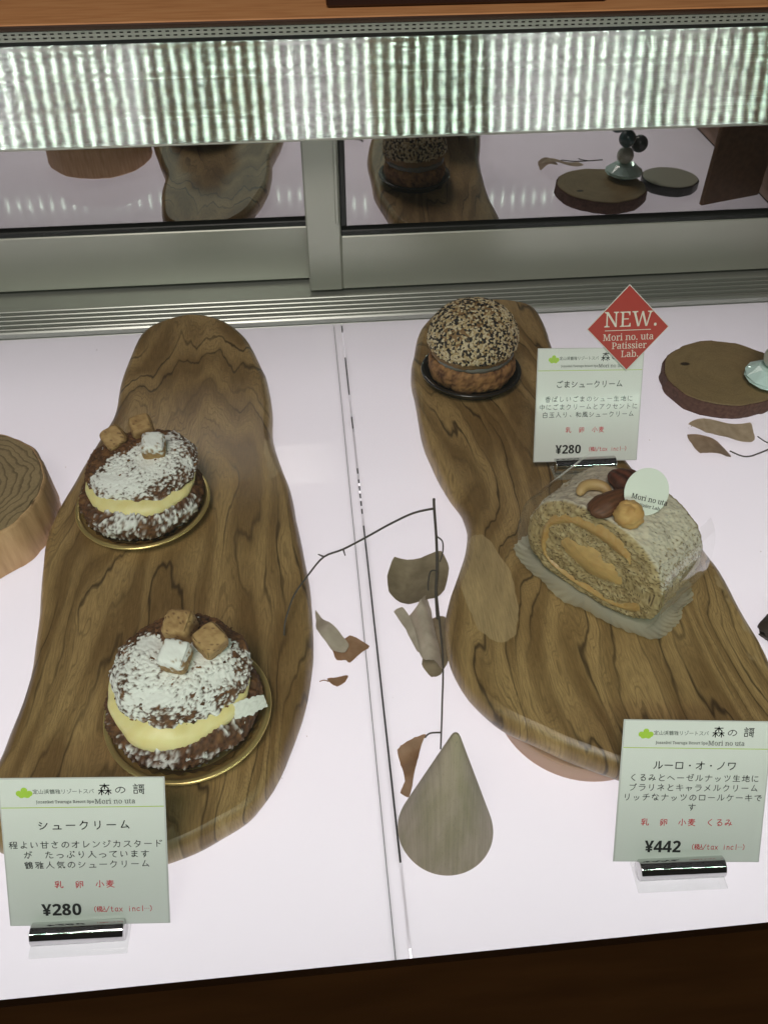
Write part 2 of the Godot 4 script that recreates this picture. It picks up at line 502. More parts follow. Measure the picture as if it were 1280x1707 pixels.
func rings_texture(seed_: int, light: Color, dark: Color, count: float, knot := Vector2(9, 9)) -> ImageTexture:
	var S := 512
	var im := Image.create(S, S, false, Image.FORMAT_RGB8)
	var n := noise(1.0, seed_, FastNoiseLite.TYPE_SIMPLEX_SMOOTH, 3)
	for j in S:
		for i in S:
			var p := Vector2(i, j) / S * 2.0 - Vector2.ONE
			var r := p.length() + 0.09 * n.get_noise_2d(p.x * 1.6, p.y * 1.6) + 0.012 * n.get_noise_2d(p.x * 9, p.y * 9)
			var f := fposmod(r * count + 0.5 * n.get_noise_2d(r * 3, 5), 1.0)
			var c := light.lerp(dark, 0.75 * smoothstep(0.55, 0.97, f) * (1.0 - smoothstep(0.97, 1.0, f)))
			c = c * (1.0 + 0.16 * n.get_noise_2d(p.x * 26, p.y * 26) + 0.14 * n.get_noise_2d(p.x * 2.2 + 9, p.y * 2.2))
			var k := ((p - knot) * Vector2(1, 1.7)).length()
			c = c.lerp(Color(0.03, 0.014, 0.006), smoothstep(0.10, 0.06, k))
			im.set_pixel(i, j, c.linear_to_srgb())
	return ImageTexture.create_from_image(im)

# ------------------------------------------------------------------ the case
func build_materials() -> void:
	M.acrylic = mat(lin(0.60, 0.578, 0.602), 0.07)
	M.acrylic.backlight_enabled = true
	M.acrylic.backlight = Color.WHITE
	M.tray = mat(lin(0.8, 0.8, 0.8), 0.8)
	M.seal = mat(lin(0.03, 0.032, 0.03), 0.5)
	M.seal_grey = mat(lin(0.22, 0.225, 0.22), 0.4)
	M.gasket = mat(lin(0.012, 0.014, 0.012), 0.35)
	M.mirror = mat(lin(0.50, 0.485, 0.48), 0.015, 1.0)
	M.aluminium = mat(lin(0.56, 0.57, 0.50), 0.36, 0.45)
	M.aluminium.normal_enabled = true
	var streaky := noise(0.05, 5, FastNoiseLite.TYPE_SIMPLEX, 4)
	M.aluminium.normal_texture = noise_tex(streaky, 256, null, true, 1.2)
	M.aluminium.normal_scale = 0.10
	M.aluminium.uv1_triplanar = true
	M.aluminium.uv1_scale = Vector3(4, 60, 60)
	M.track = mat(lin(0.44, 0.46, 0.42), 0.32, 0.6)
	M.chrome = mat(lin(0.62, 0.62, 0.62), 0.08, 1.0)
	M.gold = mat(lin(0.80, 0.62, 0.25), 0.28, 0.75)
	M.black_plastic = mat(lin(0.012, 0.010, 0.009), 0.12)
	M.black_plastic.clearcoat_enabled = true
	M.black_plastic.clearcoat = 0.6
	M.glass = glass_mat(0.012)
	M.film = glass_mat(0.07, Color(1, 1, 1))
	M.clear = glass_mat(0.10, Color(0.95, 1.0, 0.97))
	M.ink = mat(lin(0.012, 0.012, 0.012), 0.6)
	M.ink_grey = mat(lin(0.16, 0.17, 0.16), 0.6)
	M.white_print = mat(lin(0.80, 0.76, 0.66), 0.55)
	# brushed sheet metal: fine horizontal brush lines tip the surface up and down, never sideways
	var im := Image.create(16, 2048, false, Image.FORMAT_RGBF)
	var r := RandomNumberGenerator.new()
	r.seed = 77
	for y in 2048:
		var tip := r.randf_range(-0.035, 0.035) if r.randf() < 0.42 else r.randf_range(0.16, 0.52)
		for x in 16:
			var side := r.randf_range(-0.0009, 0.0009)
			var n := Vector3(side, tip, 1).normalized()
			im.set_pixel(x, y, Color(n.x * 0.5 + 0.5, n.y * 0.5 + 0.5, n.z * 0.5 + 0.5))
	M.brushed = mat(lin(0.93, 0.94, 0.91), 0.09, 1.0)
	M.brushed.anisotropy_enabled = true
	M.brushed.anisotropy = -1.0
	M.brushed.normal_enabled = true
	M.brushed.normal_texture = ImageTexture.create_from_image(im)
	M.brushed.uv1_scale = Vector3(12, 1, 1)
	var grain := noise(0.02, 31, FastNoiseLite.TYPE_SIMPLEX_SMOOTH, 4)
	M.ledge = mat(Color.WHITE, 0.45)
	M.ledge.albedo_texture = noise_tex(grain, 512, ramp([[0.0, lin(0.66, 0.295, 0.115)], [0.5, lin(0.80, 0.375, 0.150)], [1.0, lin(0.86, 0.44, 0.185)]]))
	M.ledge.uv1_triplanar = true
	M.ledge.uv1_scale = Vector3(1.5, 12, 12)
	M.ledge_edge = mat(lin(0.055, 0.024, 0.010), 0.4)
	M.rail = mat(Color.WHITE, 0.85)
	M.rail.metallic_specular = 0.15
	M.rail.albedo_texture = noise_tex(grain, 512, ramp([[0.0, lin(0.025, 0.0105, 0.0028)], [1.0, lin(0.037, 0.016, 0.0045)]]))
	M.rail.uv1_triplanar = true
	M.rail.uv1_scale = Vector3(2, 14, 14)
	M.brown_wall = mat(Color.WHITE, 0.5)
	M.brown_wall.albedo_texture = noise_tex(grain, 512, ramp([[0.0, lin(0.13, 0.062, 0.022)], [1.0, lin(0.19, 0.095, 0.038)]]))
	M.brown_wall.uv1_triplanar = true
	M.brown_wall.uv1_scale = Vector3(10, 10, 1.5)

func open_sheet(s: Vector3) -> ArrayMesh:
	# a sheet's top and its four edges, without an underside
	var h := s / 2
	var top := [Vector3(-h.x, 0, -h.z), Vector3(h.x, 0, -h.z), Vector3(h.x, 0, h.z), Vector3(-h.x, 0, h.z)]
	var faces := [top]
	for k in 4:
		var a: Vector3 = top[k]; var b: Vector3 = top[(k + 1) % 4]
		faces.append([a, b, b - Vector3(0, s.y, 0), a - Vector3(0, s.y, 0)])
	return hull(faces)

func build_shelf() -> void:
	var s := structure("light_shelf")
	var z0 := -0.002; var z1 := 0.72
	for p in [[-0.72, -0.0082], [-0.0077, -0.0006], [0.0006, 0.552]]:
		var w: float = p[1] - p[0]
		var o := part("acrylic_panel" if w > 0.1 else "joint_strip", open_sheet(Vector3(w, 0.0008, z1 - z0)), M.acrylic, s, Vector3((p[0] + p[1]) / 2, 0, (z0 + z1) / 2))
		if w < 0.1:
			o.set_meta("label", "narrow strip of acrylic between the two glowing shelf panels")
	for seg in [[0.0, 0.012], [0.058, 0.118], [0.152, 0.168], [0.222, 0.228], [0.236, 0.240], [0.244, 0.249], [0.253, 0.258], [0.262, 0.267], [0.271, 0.276], [0.290, 0.556]]:
		part("joint_seal", cbox(Vector3(0.0012, 0.0010, seg[1] - seg[0]), 0.0001), M.seal, s, Vector3(0, -0.0013, (seg[0] + seg[1]) / 2))
	part("joint_seal", cbox(Vector3(0.0005, 0.0008, 0.715), 0.0001), M.seal_grey, s, Vector3(-0.00795, -0.0010, 0.36))
	# the lamp box below the acrylic
	part("lamp_box_floor", cbox(Vector3(1.30, 0.004, 0.75), 0.0005), M.tray, s, Vector3(-0.084, -0.145, 0.36))
	part("lamp_box_wall", cbox(Vector3(1.30, 0.135, 0.004), 0.0005), M.tray, s, Vector3(-0.084, -0.0745, -0.0045))
	part("lamp_box_wall", cbox(Vector3(1.30, 0.135, 0.004), 0.0005), M.tray, s, Vector3(-0.084, -0.0745, 0.7235))
	part("lamp_box_wall", cbox(Vector3(0.004, 0.135, 0.72), 0.0005), M.tray, s, Vector3(-0.7235, -0.0745, 0.36))
	part("lamp_box_wall", cbox(Vector3(0.004, 0.135, 0.72), 0.0005), M.tray, s, Vector3(0.5550, -0.0745, 0.36))
	var glow := mat(Color.WHITE, 0.5)
	glow.emission_enabled = true
	glow.emission = Color(1.0, 0.97, 1.0)
	glow.emission_energy_multiplier = 1.0
	for z in LAMP_BARS:
		part("lamp_bar", cbox(Vector3(1.22, 0.008, 0.02), 0.002), glow, s, Vector3(-0.084, -0.128, z))
		area_light(s, "shelf_lamp", Vector3(-0.084, -0.122, z), Vector2(1.22, 0.02), Vector3.UP, SHELF_ENERGY, Color(1.0, 0.965, 1.0))

func sliding_door(x0: float, x1: float, z: float, label: String) -> void:
	var t := thing("sliding_door", label, "door", Vector3((x0 + x1) / 2, 0, z), "mirrored sliding doors at the back of the case")
	var w := x1 - x0
	var top := 0.256; var low := 0.003; var rail := 0.063; var st := 0.0355
	part("bottom_rail", cbox(Vector3(w - st, rail - low, 0.014), 0.0012), M.aluminium, t, Vector3(st / 2, (rail + low) / 2, -0.007))
	part("top_rail", cbox(Vector3(w - st, 0.03, 0.014), 0.0012), M.aluminium, t, Vector3(st / 2, top - 0.015, -0.007))
	part("stile", cbox(Vector3(st - 0.0004, top - low, 0.018), 0.0015), M.aluminium, t, Vector3(-w / 2 + st / 2, (top + low) / 2, -0.007))
	part("stile_bead", cbox(Vector3(0.0035, top - rail - 0.032, 0.004), 0.0008), M.aluminium, t, Vector3(-w / 2 + st - 0.0035, (top + rail) / 2, 0.0036))
	part("gasket", cbox(Vector3(w - st, 0.006, 0.012), 0.001), M.gasket, t, Vector3(st / 2, rail + 0.0032, -0.006))
	part("gasket", cbox(Vector3(0.006, top - rail - 0.037, 0.012), 0.001), M.gasket, t, Vector3(-w / 2 + st + 0.0032, (top + rail) / 2 - 0.008, -0.006))
	part("mirror_pane", cbox(Vector3(w - st - 0.006, top - rail - 0.037, 0.004), 0.0003), M.mirror, t, Vector3(st / 2 + 0.003, (top + rail) / 2 - 0.008, -0.0035))

func build_case() -> void:
	sliding_door(-0.0300, 0.560, -0.066, "right-hand mirrored sliding door with a pale metal stile")
	sliding_door(-0.720, -0.012, -0.092, "left-hand mirrored sliding door set behind the other door")
	var t := thing("door_track", "ribbed grey aluminium door track along the back of the glowing shelf", "track", Vector3(-0.084, 0, -0.05))
	part("base_plate", cbox(Vector3(1.30, 0.006, 0.122), 0.0008), M.track, t, Vector3(0, -0.0035, -0.0135))
	part("front_lip", cbox(Vector3(1.28, 0.0075, 0.006), 0.0015), M.track, t, Vector3(0, 0.0032, 0.0437))
	for k in 5:
		part("rib", cbox(Vector3(1.28, 0.0045, 0.0022), 0.0008), M.track, t, Vector3(0, 0.0017, 0.034 - 0.0085 * k))
	# brushed metal valance above the doors
	t = thing("valance_panel", "wide brushed metal panel streaked with lamp reflections above the mirrored doors", "panel", Vector3(-0.084, 0.177, -0.026))
	var H := 0.0775
	# a slightly hollow sheet: it leans back 13 degrees at the foot and 7 at the top
	var prof := []
	var zz := 0.0
	for k in 25:
		prof.append(Vector2(H * k / 24.0, zz))
		zz -= tan(deg_to_rad(lerpf(13.0, 7.2, (k + 0.5) / 24.0))) * H / 24.0
	part("face", grid(12, 24, func(u, v):
		var q: Vector2 = prof[int(round(v * 24))]
		return [Vector3(lerpf(-0.62, 0.635, u), q.x, q.y)], false, true), M.brushed, t)
	part("bottom_edge", cbox(Vector3(1.255, 0.0016, 0.004), 0.0004), M.aluminium, t, Vector3(0.0075, -0.0012, -0.0014))
	part("top_edge", cbox(Vector3(1.255, 0.0026, 0.004), 0.0008), M.aluminium, t, Vector3(0.0075, H + 0.0013, -0.0142))
	# ventilated strip over it: bars leave two rows of real holes
	t = thing("perforated_strip", "thin silver strip with two rows of small holes under the wooden ledge", "strip", Vector3(-0.084, 0.2595, -0.0345))
	part("dark_channel", cbox(Vector3(1.255, 0.012, 0.004), 0.0004), M.gasket, t, Vector3(0.0075, 0.0018, -0.0042))
	for y in [0.0006, 0.0036, 0.0066]:
		part("long_bar", cbox(Vector3(1.255, 0.0017, 0.0016), 0.0003), M.aluminium, t, Vector3(0.0075, y, 0))
	var bars := SurfaceTool.new()
	var bar := cbox(Vector3(0.0030, 0.0062, 0.0012), 0.0002)
	for k in 200:
		bars.append_from(bar, 0, Transform3D(Basis(), Vector3(-0.616 + 0.0062 * k, 0.0036, 0)))
	var o := part("cross_bars", bars.commit(), M.aluminium, t)
	o.set_meta("kind", "stuff")
	t = thing("wooden_ledge", "warm brown wooden ledge along the top of the picture", "ledge", Vector3(-0.084, 0.2715, -0.034))
	part("top_board", cbox(Vector3(1.36, 0.004, 0.50), 0.0012), M.ledge, t, Vector3(0, -0.002, -0.252))
	part("edge_strip", cbox(Vector3(1.30, 0.0042, 0.003), 0.0008), M.ledge_edge, t, Vector3(0, -0.0026, 0.0))
	t = thing("dark_tray", "dark reddish brown wooden tray standing on the ledge at the top edge", "tray", Vector3(0.1215, 0.2717, -0.111))
	part("base", cbox(Vector3(0.243, 0.010, 0.10), 0.002), mat(lin(0.030, 0.010, 0.007), 0.3), t, Vector3(0, 0.0052, 0))
	part("rim", cbox(Vector3(0.243, 0.022, 0.006), 0.002), mat(lin(0.022, 0.008, 0.006), 0.3), t, Vector3(0, 0.0212, 0.046))
	part("rim", cbox(Vector3(0.243, 0.022, 0.006), 0.002), mat(lin(0.022, 0.008, 0.006), 0.3), t, Vector3(0, 0.0212, -0.046))
	# front rail that carries the glass top; the lamps hang under it
	t = thing("front_rail", "dark brown wooden front rail across the bottom of the picture", "rail", Vector3(-0.084, 0.28, 0.699))
	part("board", cbox(Vector3(1.56, 0.018, 0.16), 0.002), M.rail, t, Vector3(0.13, 0, 0.08))
	t = thing("case_cover", "clear glass cover lying over the whole display case", "cover", Vector3(-0.084, 0.2692, 0.333))
	part("pane", open_sheet(Vector3(1.25, 0.004, 0.722)), M.glass, t)
	t = structure("wall_right")
	part("side_board", cbox(Vector3(0.016, 0.180, 0.77), 0.001), M.brown_wall, t, Vector3(0.566, 0.086, 0.337))

func build_lamps() -> void:
	var t := thing("led_strip", "row of small bright lamps under the front rail", "lamp", Vector3(0, 0.262, 0.706))
	part("channel", cbox(Vector3(1.44, 0.028, 0.003), 0.0006), M.chrome, t, Vector3(0.097, -0.009, 0.0035))
	var glow := mat(Color.WHITE, 0.4)
	glow.emission_enabled = true
	glow.emission = Color(0.86, 1.0, 0.86)
	glow.emission_energy_multiplier = 4.0
	var chip := cbox(Vector3(0.0030, 0.024, 0.002), 0.0004)
	var d := Vector3(0, -0.20, -0.98)
	for k in 68:
		var x := -0.60 + 0.0208 * k
		part("lamp_chip", chip, glow, t, Vector3(x, -0.010, 0.0005))
		area_light(t, "chip_light", Vector3(x, -0.010, -0.0012), Vector2(0.0026, 0.0240), d, LED_ENERGY, LED_COLOR)

# ------------------------------------------------------------------ boards and wood pieces
func build_boards() -> void:
	var o1 := cm("-15.0,-0.2 -12.0,0.9 -9.8,3.5 -8.4,7.3 -7.4,11.3 -6.9,15.8 -6.8,19.9 -6.2,23.1 -5.5,26.0 -5.1,29.4 -4.7,33.2 -4.3,36.7 -4.2,39.9 -4.4,42.8 -4.9,46.0 -5.7,48.4 -6.8,51.0 -8.1,52.8 -9.8,53.8 -11.7,54.7 -13.9,55.2 -16.8,55.2 -19.7,54.5 -21.8,53.5 -23.4,52.2 -24.0,50.5 -23.6,49.5 -23.0,48.3 -22.7,45.8 -22.4,42.5 -22.7,38.1 -23.0,35.5 -23.4,32.0 -23.5,29.0 -23.0,25.8 -22.1,22.3 -21.4,19.4 -20.6,15.8 -20.5,12.8 -20.5,10.1 -20.3,7.2 -19.6,3.2 -17.9,0.9")
	var o2 := cm("14.4,-0.3 17.5,0.2 19.3,1.6 19.7,4.8 19.5,9.3 19.6,14.4 20.0,19.9 21.0,25.4 21.9,30.3 23.0,33.7 23.6,36.4 24.0,39.3 24.0,42.6 24.1,45.1 24.0,47.5 24.0,49.7 23.4,51.7 21.9,53.4 19.5,54.3 16.6,54.5 14.7,54.2 12.7,53.4 10.4,52.1 8.6,50.9 6.9,49.7 5.9,48.6 4.9,47.0 4.4,45.1 4.3,43.2 4.5,41.2 5.1,39.2 6.1,37.0 6.9,34.7 7.3,32.9 7.3,30.9 6.7,28.8 6.0,25.8 5.5,21.9 5.5,17.6 5.6,13.0 6.3,9.0 7.4,4.8 9.4,1.8 11.8,0.2")
	var layers := [Vector2(0.006, 0.0), Vector2(0.0025, 0.003), Vector2(0.0004, 0.008), Vector2(0.0, 0.0125), Vector2(0.0012, 0.017), Vector2(0.0035, 0.0205), Vector2(0.0065, 0.022)]
	var wob := noise(0.12, 9)
	var box1 := Rect2(-0.25, -0.01, 0.22, 0.58)
	var box2 := Rect2(0.035, -0.01, 0.22, 0.58)
	var m1 := mat(Color.WHITE, 0.36)
	m1.albedo_texture = olive_texture(box1, func(x, z):
		var dz: float = maxf(0.0, 44.0 - z) / 27.0
		return sqrt(pow((x + 13.2 + 0.04 * (z - 20)) / 8.0, 2) + dz * dz) + 0.35 * smoothstep(40, 56, z) * sin(x * 0.6 + z * 0.22),
		func(x, z): return 0.75 * smoothstep(-8.2, -6.4, x + 0.02 * (28.0 - z)) * smoothstep(30, 22, z) + 0.5 * smoothstep(50.5, 54.5, z), 11)
	var m2 := mat(Color.WHITE, 0.36)
	m2.albedo_texture = olive_texture(box2, func(x, z):
		var xc := 12.5 + 2.6 * sin((z - 6.0) * 0.11) + 0.12 * maxf(0, z - 30)
		return (x - xc) / 7.0 + 0.25 * sin(z * 0.16) + 0.16 * smoothstep(34, 52, z) * sin(x * 0.5 - z * 0.1),
		func(x, z): return 0.95 * (1.0 - smoothstep(0.75, 1.1, Vector2((x - 7.6) / 1.9, (z - 39.2) / 5.4).length())) + 0.55 * smoothstep(20.5, 23.2, x - 0.05 * (z - 30)) * smoothstep(36, 42, z), 23)
	for m in [m1, m2]:
		m.heightmap_enabled = true
		m.heightmap_texture = m.albedo_texture
		m.heightmap_scale = 0.03
	var t := thing("olive_wood_board", "long olive wood board on the left carrying two custard cream puffs", "board", Vector3(0, 0.0004, 0), "live-edge olive wood boards")
	part("slab", slab(smooth_line(o1, 4, true), layers, box1, wob), m1, t)
	t = thing("olive_wood_board", "waisted olive wood board on the right carrying the sesame puff and the roll cake", "board", Vector3(0, 0.0006, 0), "live-edge olive wood boards")
	part("slab", slab(smooth_line(o2, 4, true), layers, box2, wob), m2, t)
	t.rotation.x = -TILT
	# round riser under the near end of the right board
	var rim := mat(lin(0.55, 0.37, 0.27), 0.5)
	rim.backlight_enabled = true
	rim.backlight = Color(0.5, 0.35, 0.25)
	var ring := []
	for k in 72:
		ring.append(Vector2(0.125 + 0.054 * cos(TAU * k / 72), 0.466 + 0.054 * sin(TAU * k / 72)))
	t = thing("round_riser", "flat round wooden riser under the near end of the right board", "riser", Vector3(0, 0.0003, 0))
	part("disc", slab(ring, [Vector2(0.001, 0), Vector2(0, 0.001), Vector2(0, 0.0125), Vector2(0.001, 0.0135)], Rect2(0.07, 0.41, 0.11, 0.11)), rim, t)

func plan_disc(r: float, wave: Callable, n := 120) -> Array:
	var out := []
	for k in n:
		var a := TAU * k / n
		out.append(Vector2(cos(a), sin(a)) * r * wave.call(a))
	return out

func build_wood_pieces() -> void:
	# thick log slice at the left edge, with a fluted side
	var nz := noise(1.0, 3)
	var flute := func(a): return 1.0 + 0.035 * nz.get_noise_2d(cos(a) * 1.2, sin(a) * 1.2) + 0.012 * absf(sin(a * 11.0 + 2.0 * nz.get_noise_2d(cos(a) * 2 + 7, sin(a) * 2)))
	var top := mat(Color.WHITE, 0.6)
	top.albedo_texture = rings_texture(5, Color(0.33, 0.24, 0.125), Color(0.10, 0.065, 0.03), 13.0)
	var side := mat(Color.WHITE, 0.6)
	side.albedo_texture = noise_tex(noise(0.02, 8, FastNoiseLite.TYPE_SIMPLEX_SMOOTH, 4), 256, ramp([[0.0, lin(0.48, 0.28, 0.13)], [1.0, lin(0.70, 0.46, 0.25)]]))
	side.uv1_triplanar = true
	side.uv1_scale = Vector3(50, 6, 50)
	var t := thing("log_slice", "thick pale log slice with growth rings cut off by the left edge", "log", Vector3(-0.303, 0.0004, 0.264))
	var ring := plan_disc(0.0665, flute, 180)
	part("wood_side", slab(ring, [Vector2(0.001, 0), Vector2(-0.002, 0.003), Vector2(-0.001, 0.02), Vector2(0.0, 0.037), Vector2(0.002, 0.0392)], Rect2(-0.07, -0.07, 0.14, 0.14)), side, t)
	part("cut_face", slab(ring, [Vector2(0.0028, 0.0393), Vector2(0.0034, 0.0401)], Rect2(-0.07, -0.07, 0.14, 0.14)), top, t)
	# thin slice with bark and a knot hole on the right
	var bark := mat(Color.WHITE, 0.85)
	bark.albedo_texture = noise_tex(noise(0.03, 18, FastNoiseLite.TYPE_SIMPLEX_SMOOTH, 4), 256, ramp([[0.0, lin(0.07, 0.032, 0.022)], [1.0, lin(0.16, 0.08, 0.055)]]))
	bark.uv1_triplanar = true
	bark.uv1_scale = Vector3(30, 30, 30)
	var egg := func(a): return 1.0 + 0.05 * cos(2 * a + 0.7) + 0.03 * nz.get_noise_2d(cos(a) * 1.7 + 3, sin(a) * 1.7)
	var face := mat(Color.WHITE, 0.55)
	face.albedo_texture = rings_texture(14, Color(0.27, 0.190, 0.088), Color(0.245, 0.168, 0.075), 6.0, Vector2(-0.56, -0.27))
	t = thing("wood_slice", "thin oval wood slice with bark edge and a small dark knot", "wood slice", Vector3(0.345, 0.0004, 0.137), "round wood slices")
	ring = plan_disc(0.0540, egg, 120)
	part("bark", slab(ring, [Vector2(0.001, 0), Vector2(-0.0008, 0.004), Vector2(0.0, 0.012), Vector2(0.0008, 0.0142)], Rect2(-0.056, -0.056, 0.112, 0.112), nz), bark, t)
	part("cut_face", slab(ring, [Vector2(0.0016, 0.0143), Vector2(0.0020, 0.0150)], Rect2(-0.056, -0.056, 0.112, 0.112)), face, t)
	t = thing("wood_slice", "pale round slice with dark edge, seen only in the right mirror", "wood slice", Vector3(0.4425, 0.0004, 0.158), "round wood slices")
	ring = plan_disc(0.0345, egg, 90)
	part("bark", slab(ring, [Vector2(0.001, 0), Vector2(0, 0.002), Vector2(0, 0.011), Vector2(0.001, 0.0118)], Rect2(-0.04, -0.04, 0.08, 0.08)), M.gasket, t)
	part("cut_face", slab(ring, [Vector2(0.0016, 0.0119), Vector2(0.0020, 0.0126)], Rect2(-0.04, -0.04, 0.08, 0.08)), mat(lin(0.42, 0.42, 0.34), 0.5), t)
	t = thing("brown_panel", "brown wooden panel standing on the shelf, seen only in the right mirror", "panel", Vector3(0.506, 0.0006, 0.112))
	part("board", cbox(Vector3(0.088, 0.10, 0.006), 0.001), M.brown_wall, t, Vector3(0, 0.0502, 0), Vector3(0, -0.28, 0))
	# turned wooden cone
	var cone := mat(Color.WHITE, 0.6)
	var im := Image.create(512, 512, false, Image.FORMAT_RGB8)
	var n := noise(1.0, 41)
	for j in 512:
		for i in 512:
			var a := i / 512.0 * TAU
			var h := j / 512.0
			# fine grain running from the tip to the foot
			var x := cos(a) * h
			var z := sin(a) * h
			var c := Color(0.375, 0.305, 0.220).lerp(Color(0.290, 0.250, 0.150), clampf(0.35 + 0.9 * n.get_noise_2d(x * 2.2 + 3, z * 2.2), 0, 1))
			c = c * (1.0 + 0.16 * n.get_noise_2d(z * 15, h * 0.8) + 0.10 * n.get_noise_2d(z * 55, h * 3))
			if n.get_noise_2d(z * 60 + 20, h * 20) > 0.48:
				c = c * 0.78
			im.set_pixel(i, j, c.linear_to_srgb())
	cone.albedo_texture = ImageTexture.create_from_image(im)
	t = thing("wooden_cone", "small pointed wooden cone standing beside the panel joint", "cone", Vector3(0.0275, 0.0003, 0.5400))
	var prof := [Vector2(0.0005, 0), Vector2(0.0255, 0.0), Vector2(0.0268, 0.0006), Vector2(0.0272, 0.0018), Vector2(0.0268, 0.0036)]
	for k in 14:
		prof.append(Vector2(lerpf(0.0262, 0.0026, k / 13.0), lerpf(0.0060, 0.0985, k / 13.0)))
	prof.append_array([Vector2(0.0019, 0.1006), Vector2(0.0010, 0.1017), Vector2(0.0001, 0.1020)])
	var mesh := lathe(prof, 96)
	# wrap the texture by height
	var arr := mesh.surface_get_arrays(0)
	var uv: PackedVector2Array = arr[Mesh.ARRAY_TEX_UV]
	var vs: PackedVector3Array = arr[Mesh.ARRAY_VERTEX]
	for k in uv.size():
		uv[k].y = 1.0 - vs[k].y / 0.102
	arr[Mesh.ARRAY_TEX_UV] = uv
	var m2 := ArrayMesh.new()
	m2.add_surface_from_arrays(Mesh.PRIMITIVE_TRIANGLES, arr)
	part("turned_wood", m2, cone, t, Vector3.ZERO, Vector3(0, PI / 2, 0))

# ------------------------------------------------------------------ pastries
func rough_cube(size: float, seed_: int, sugar: bool, turn: Basis) -> ArrayMesh:
	var n := noise(260.0, seed_, FastNoiseLite.TYPE_SIMPLEX_SMOOTH, 3)
	var big := noise(90.0, seed_ + 1)
	# six faces side by side in one strip of cells
	return grid(6 * 15, 14, func(u, v):
		var cell := int(round(u * 90))
		var face := mini(cell / 15, 5)
		var x: float = clampf((cell - face * 15) / 14.0, 0, 1) * 2 - 1
		var y: float = v * 2 - 1
		var d: Vector3 = [Vector3(x, y, 1), Vector3(1, y, -x), Vector3(-x, y, -1), Vector3(-1, y, x), Vector3(x, 1, -y), Vector3(x, -1, y)][face].normalized()
		var e := 5.0
		var p := d / pow(pow(absf(d.x), e) + pow(absf(d.y), e) + pow(absf(d.z), e), 1.0 / e) * size * 0.5
		var k := n.get_noise_3dv(p)
		p += d * (k * 0.00045 + big.get_noise_3dv(p) * 0.0006)
		var c := Color(0.46, 0.295, 0.125).lerp(Color(0.33, 0.195, 0.075), clampf(0.5 - k * 1.3, 0, 1))
		if n.get_noise_3dv(p * 2.3 + Vector3(3, 1, 2)) < -0.42: c = Color(0.13, 0.06, 0.025)
		if sugar:
			var up: Vector3 = turn * d
			var s := smoothstep(0.25, 0.55, up.y + 0.9 * k + 0.25 * up.z)
			c = c.lerp(Color(0.86, 0.87, 0.83), s)
		return [p, c])

func crust_color(k: float, r: float) -> Color:
	var c := Color(0.150, 0.064, 0.024).lerp(Color(0.055, 0.024, 0.010), clampf(0.5 - k * 1.4, 0, 1))
	return c.lerp(Color(0.34, 0.165, 0.055), clampf(r, 0, 1) * 0.55)

func pastry_cup(called: String, label: String, m: Material, at: Vector3, r: float, depth: float, tilt := 0.0, pleats := true) -> void:
	var t := thing(called, label, "pastry cup", at, "gold pastry cups" if pleats else "")
	t.rotation.x = -tilt
	var b := r * 0.78
	part("dish", lathe([Vector2(0.0002, 0), Vector2(b, 0), Vector2(b + 0.001, 0.0004), Vector2(r - 0.0032, depth - 0.0016), Vector2(r - 0.0036, depth - 0.001), Vector2(b, 0.0012), Vector2(0.0002, 0.0012)], 96), m, t)
	var ring := []
	for k in 13:
		var a := TAU * k / 12
		ring.append(Vector2(r - 0.0018 + 0.0019 * sin(a), depth - 0.0011 * cos(a)))
	part("rim", lathe(ring, 96), m, t)
	if pleats:
		part("pleated_liner", grid(240, 4, func(u, v):
			var a: float = u * TAU
			var w: float = sin(a * 36) * 0.0007 * v + sin(a * 7) * 0.0004 * v
			var rr: float = lerpf(b - 0.002, r - 0.0062, v) + w
			return [Vector3(cos(a) * rr, lerpf(0.0016, depth + 0.0006 + sin(a * 18) * 0.0006, v), sin(a) * rr)], true), M.liner, t)

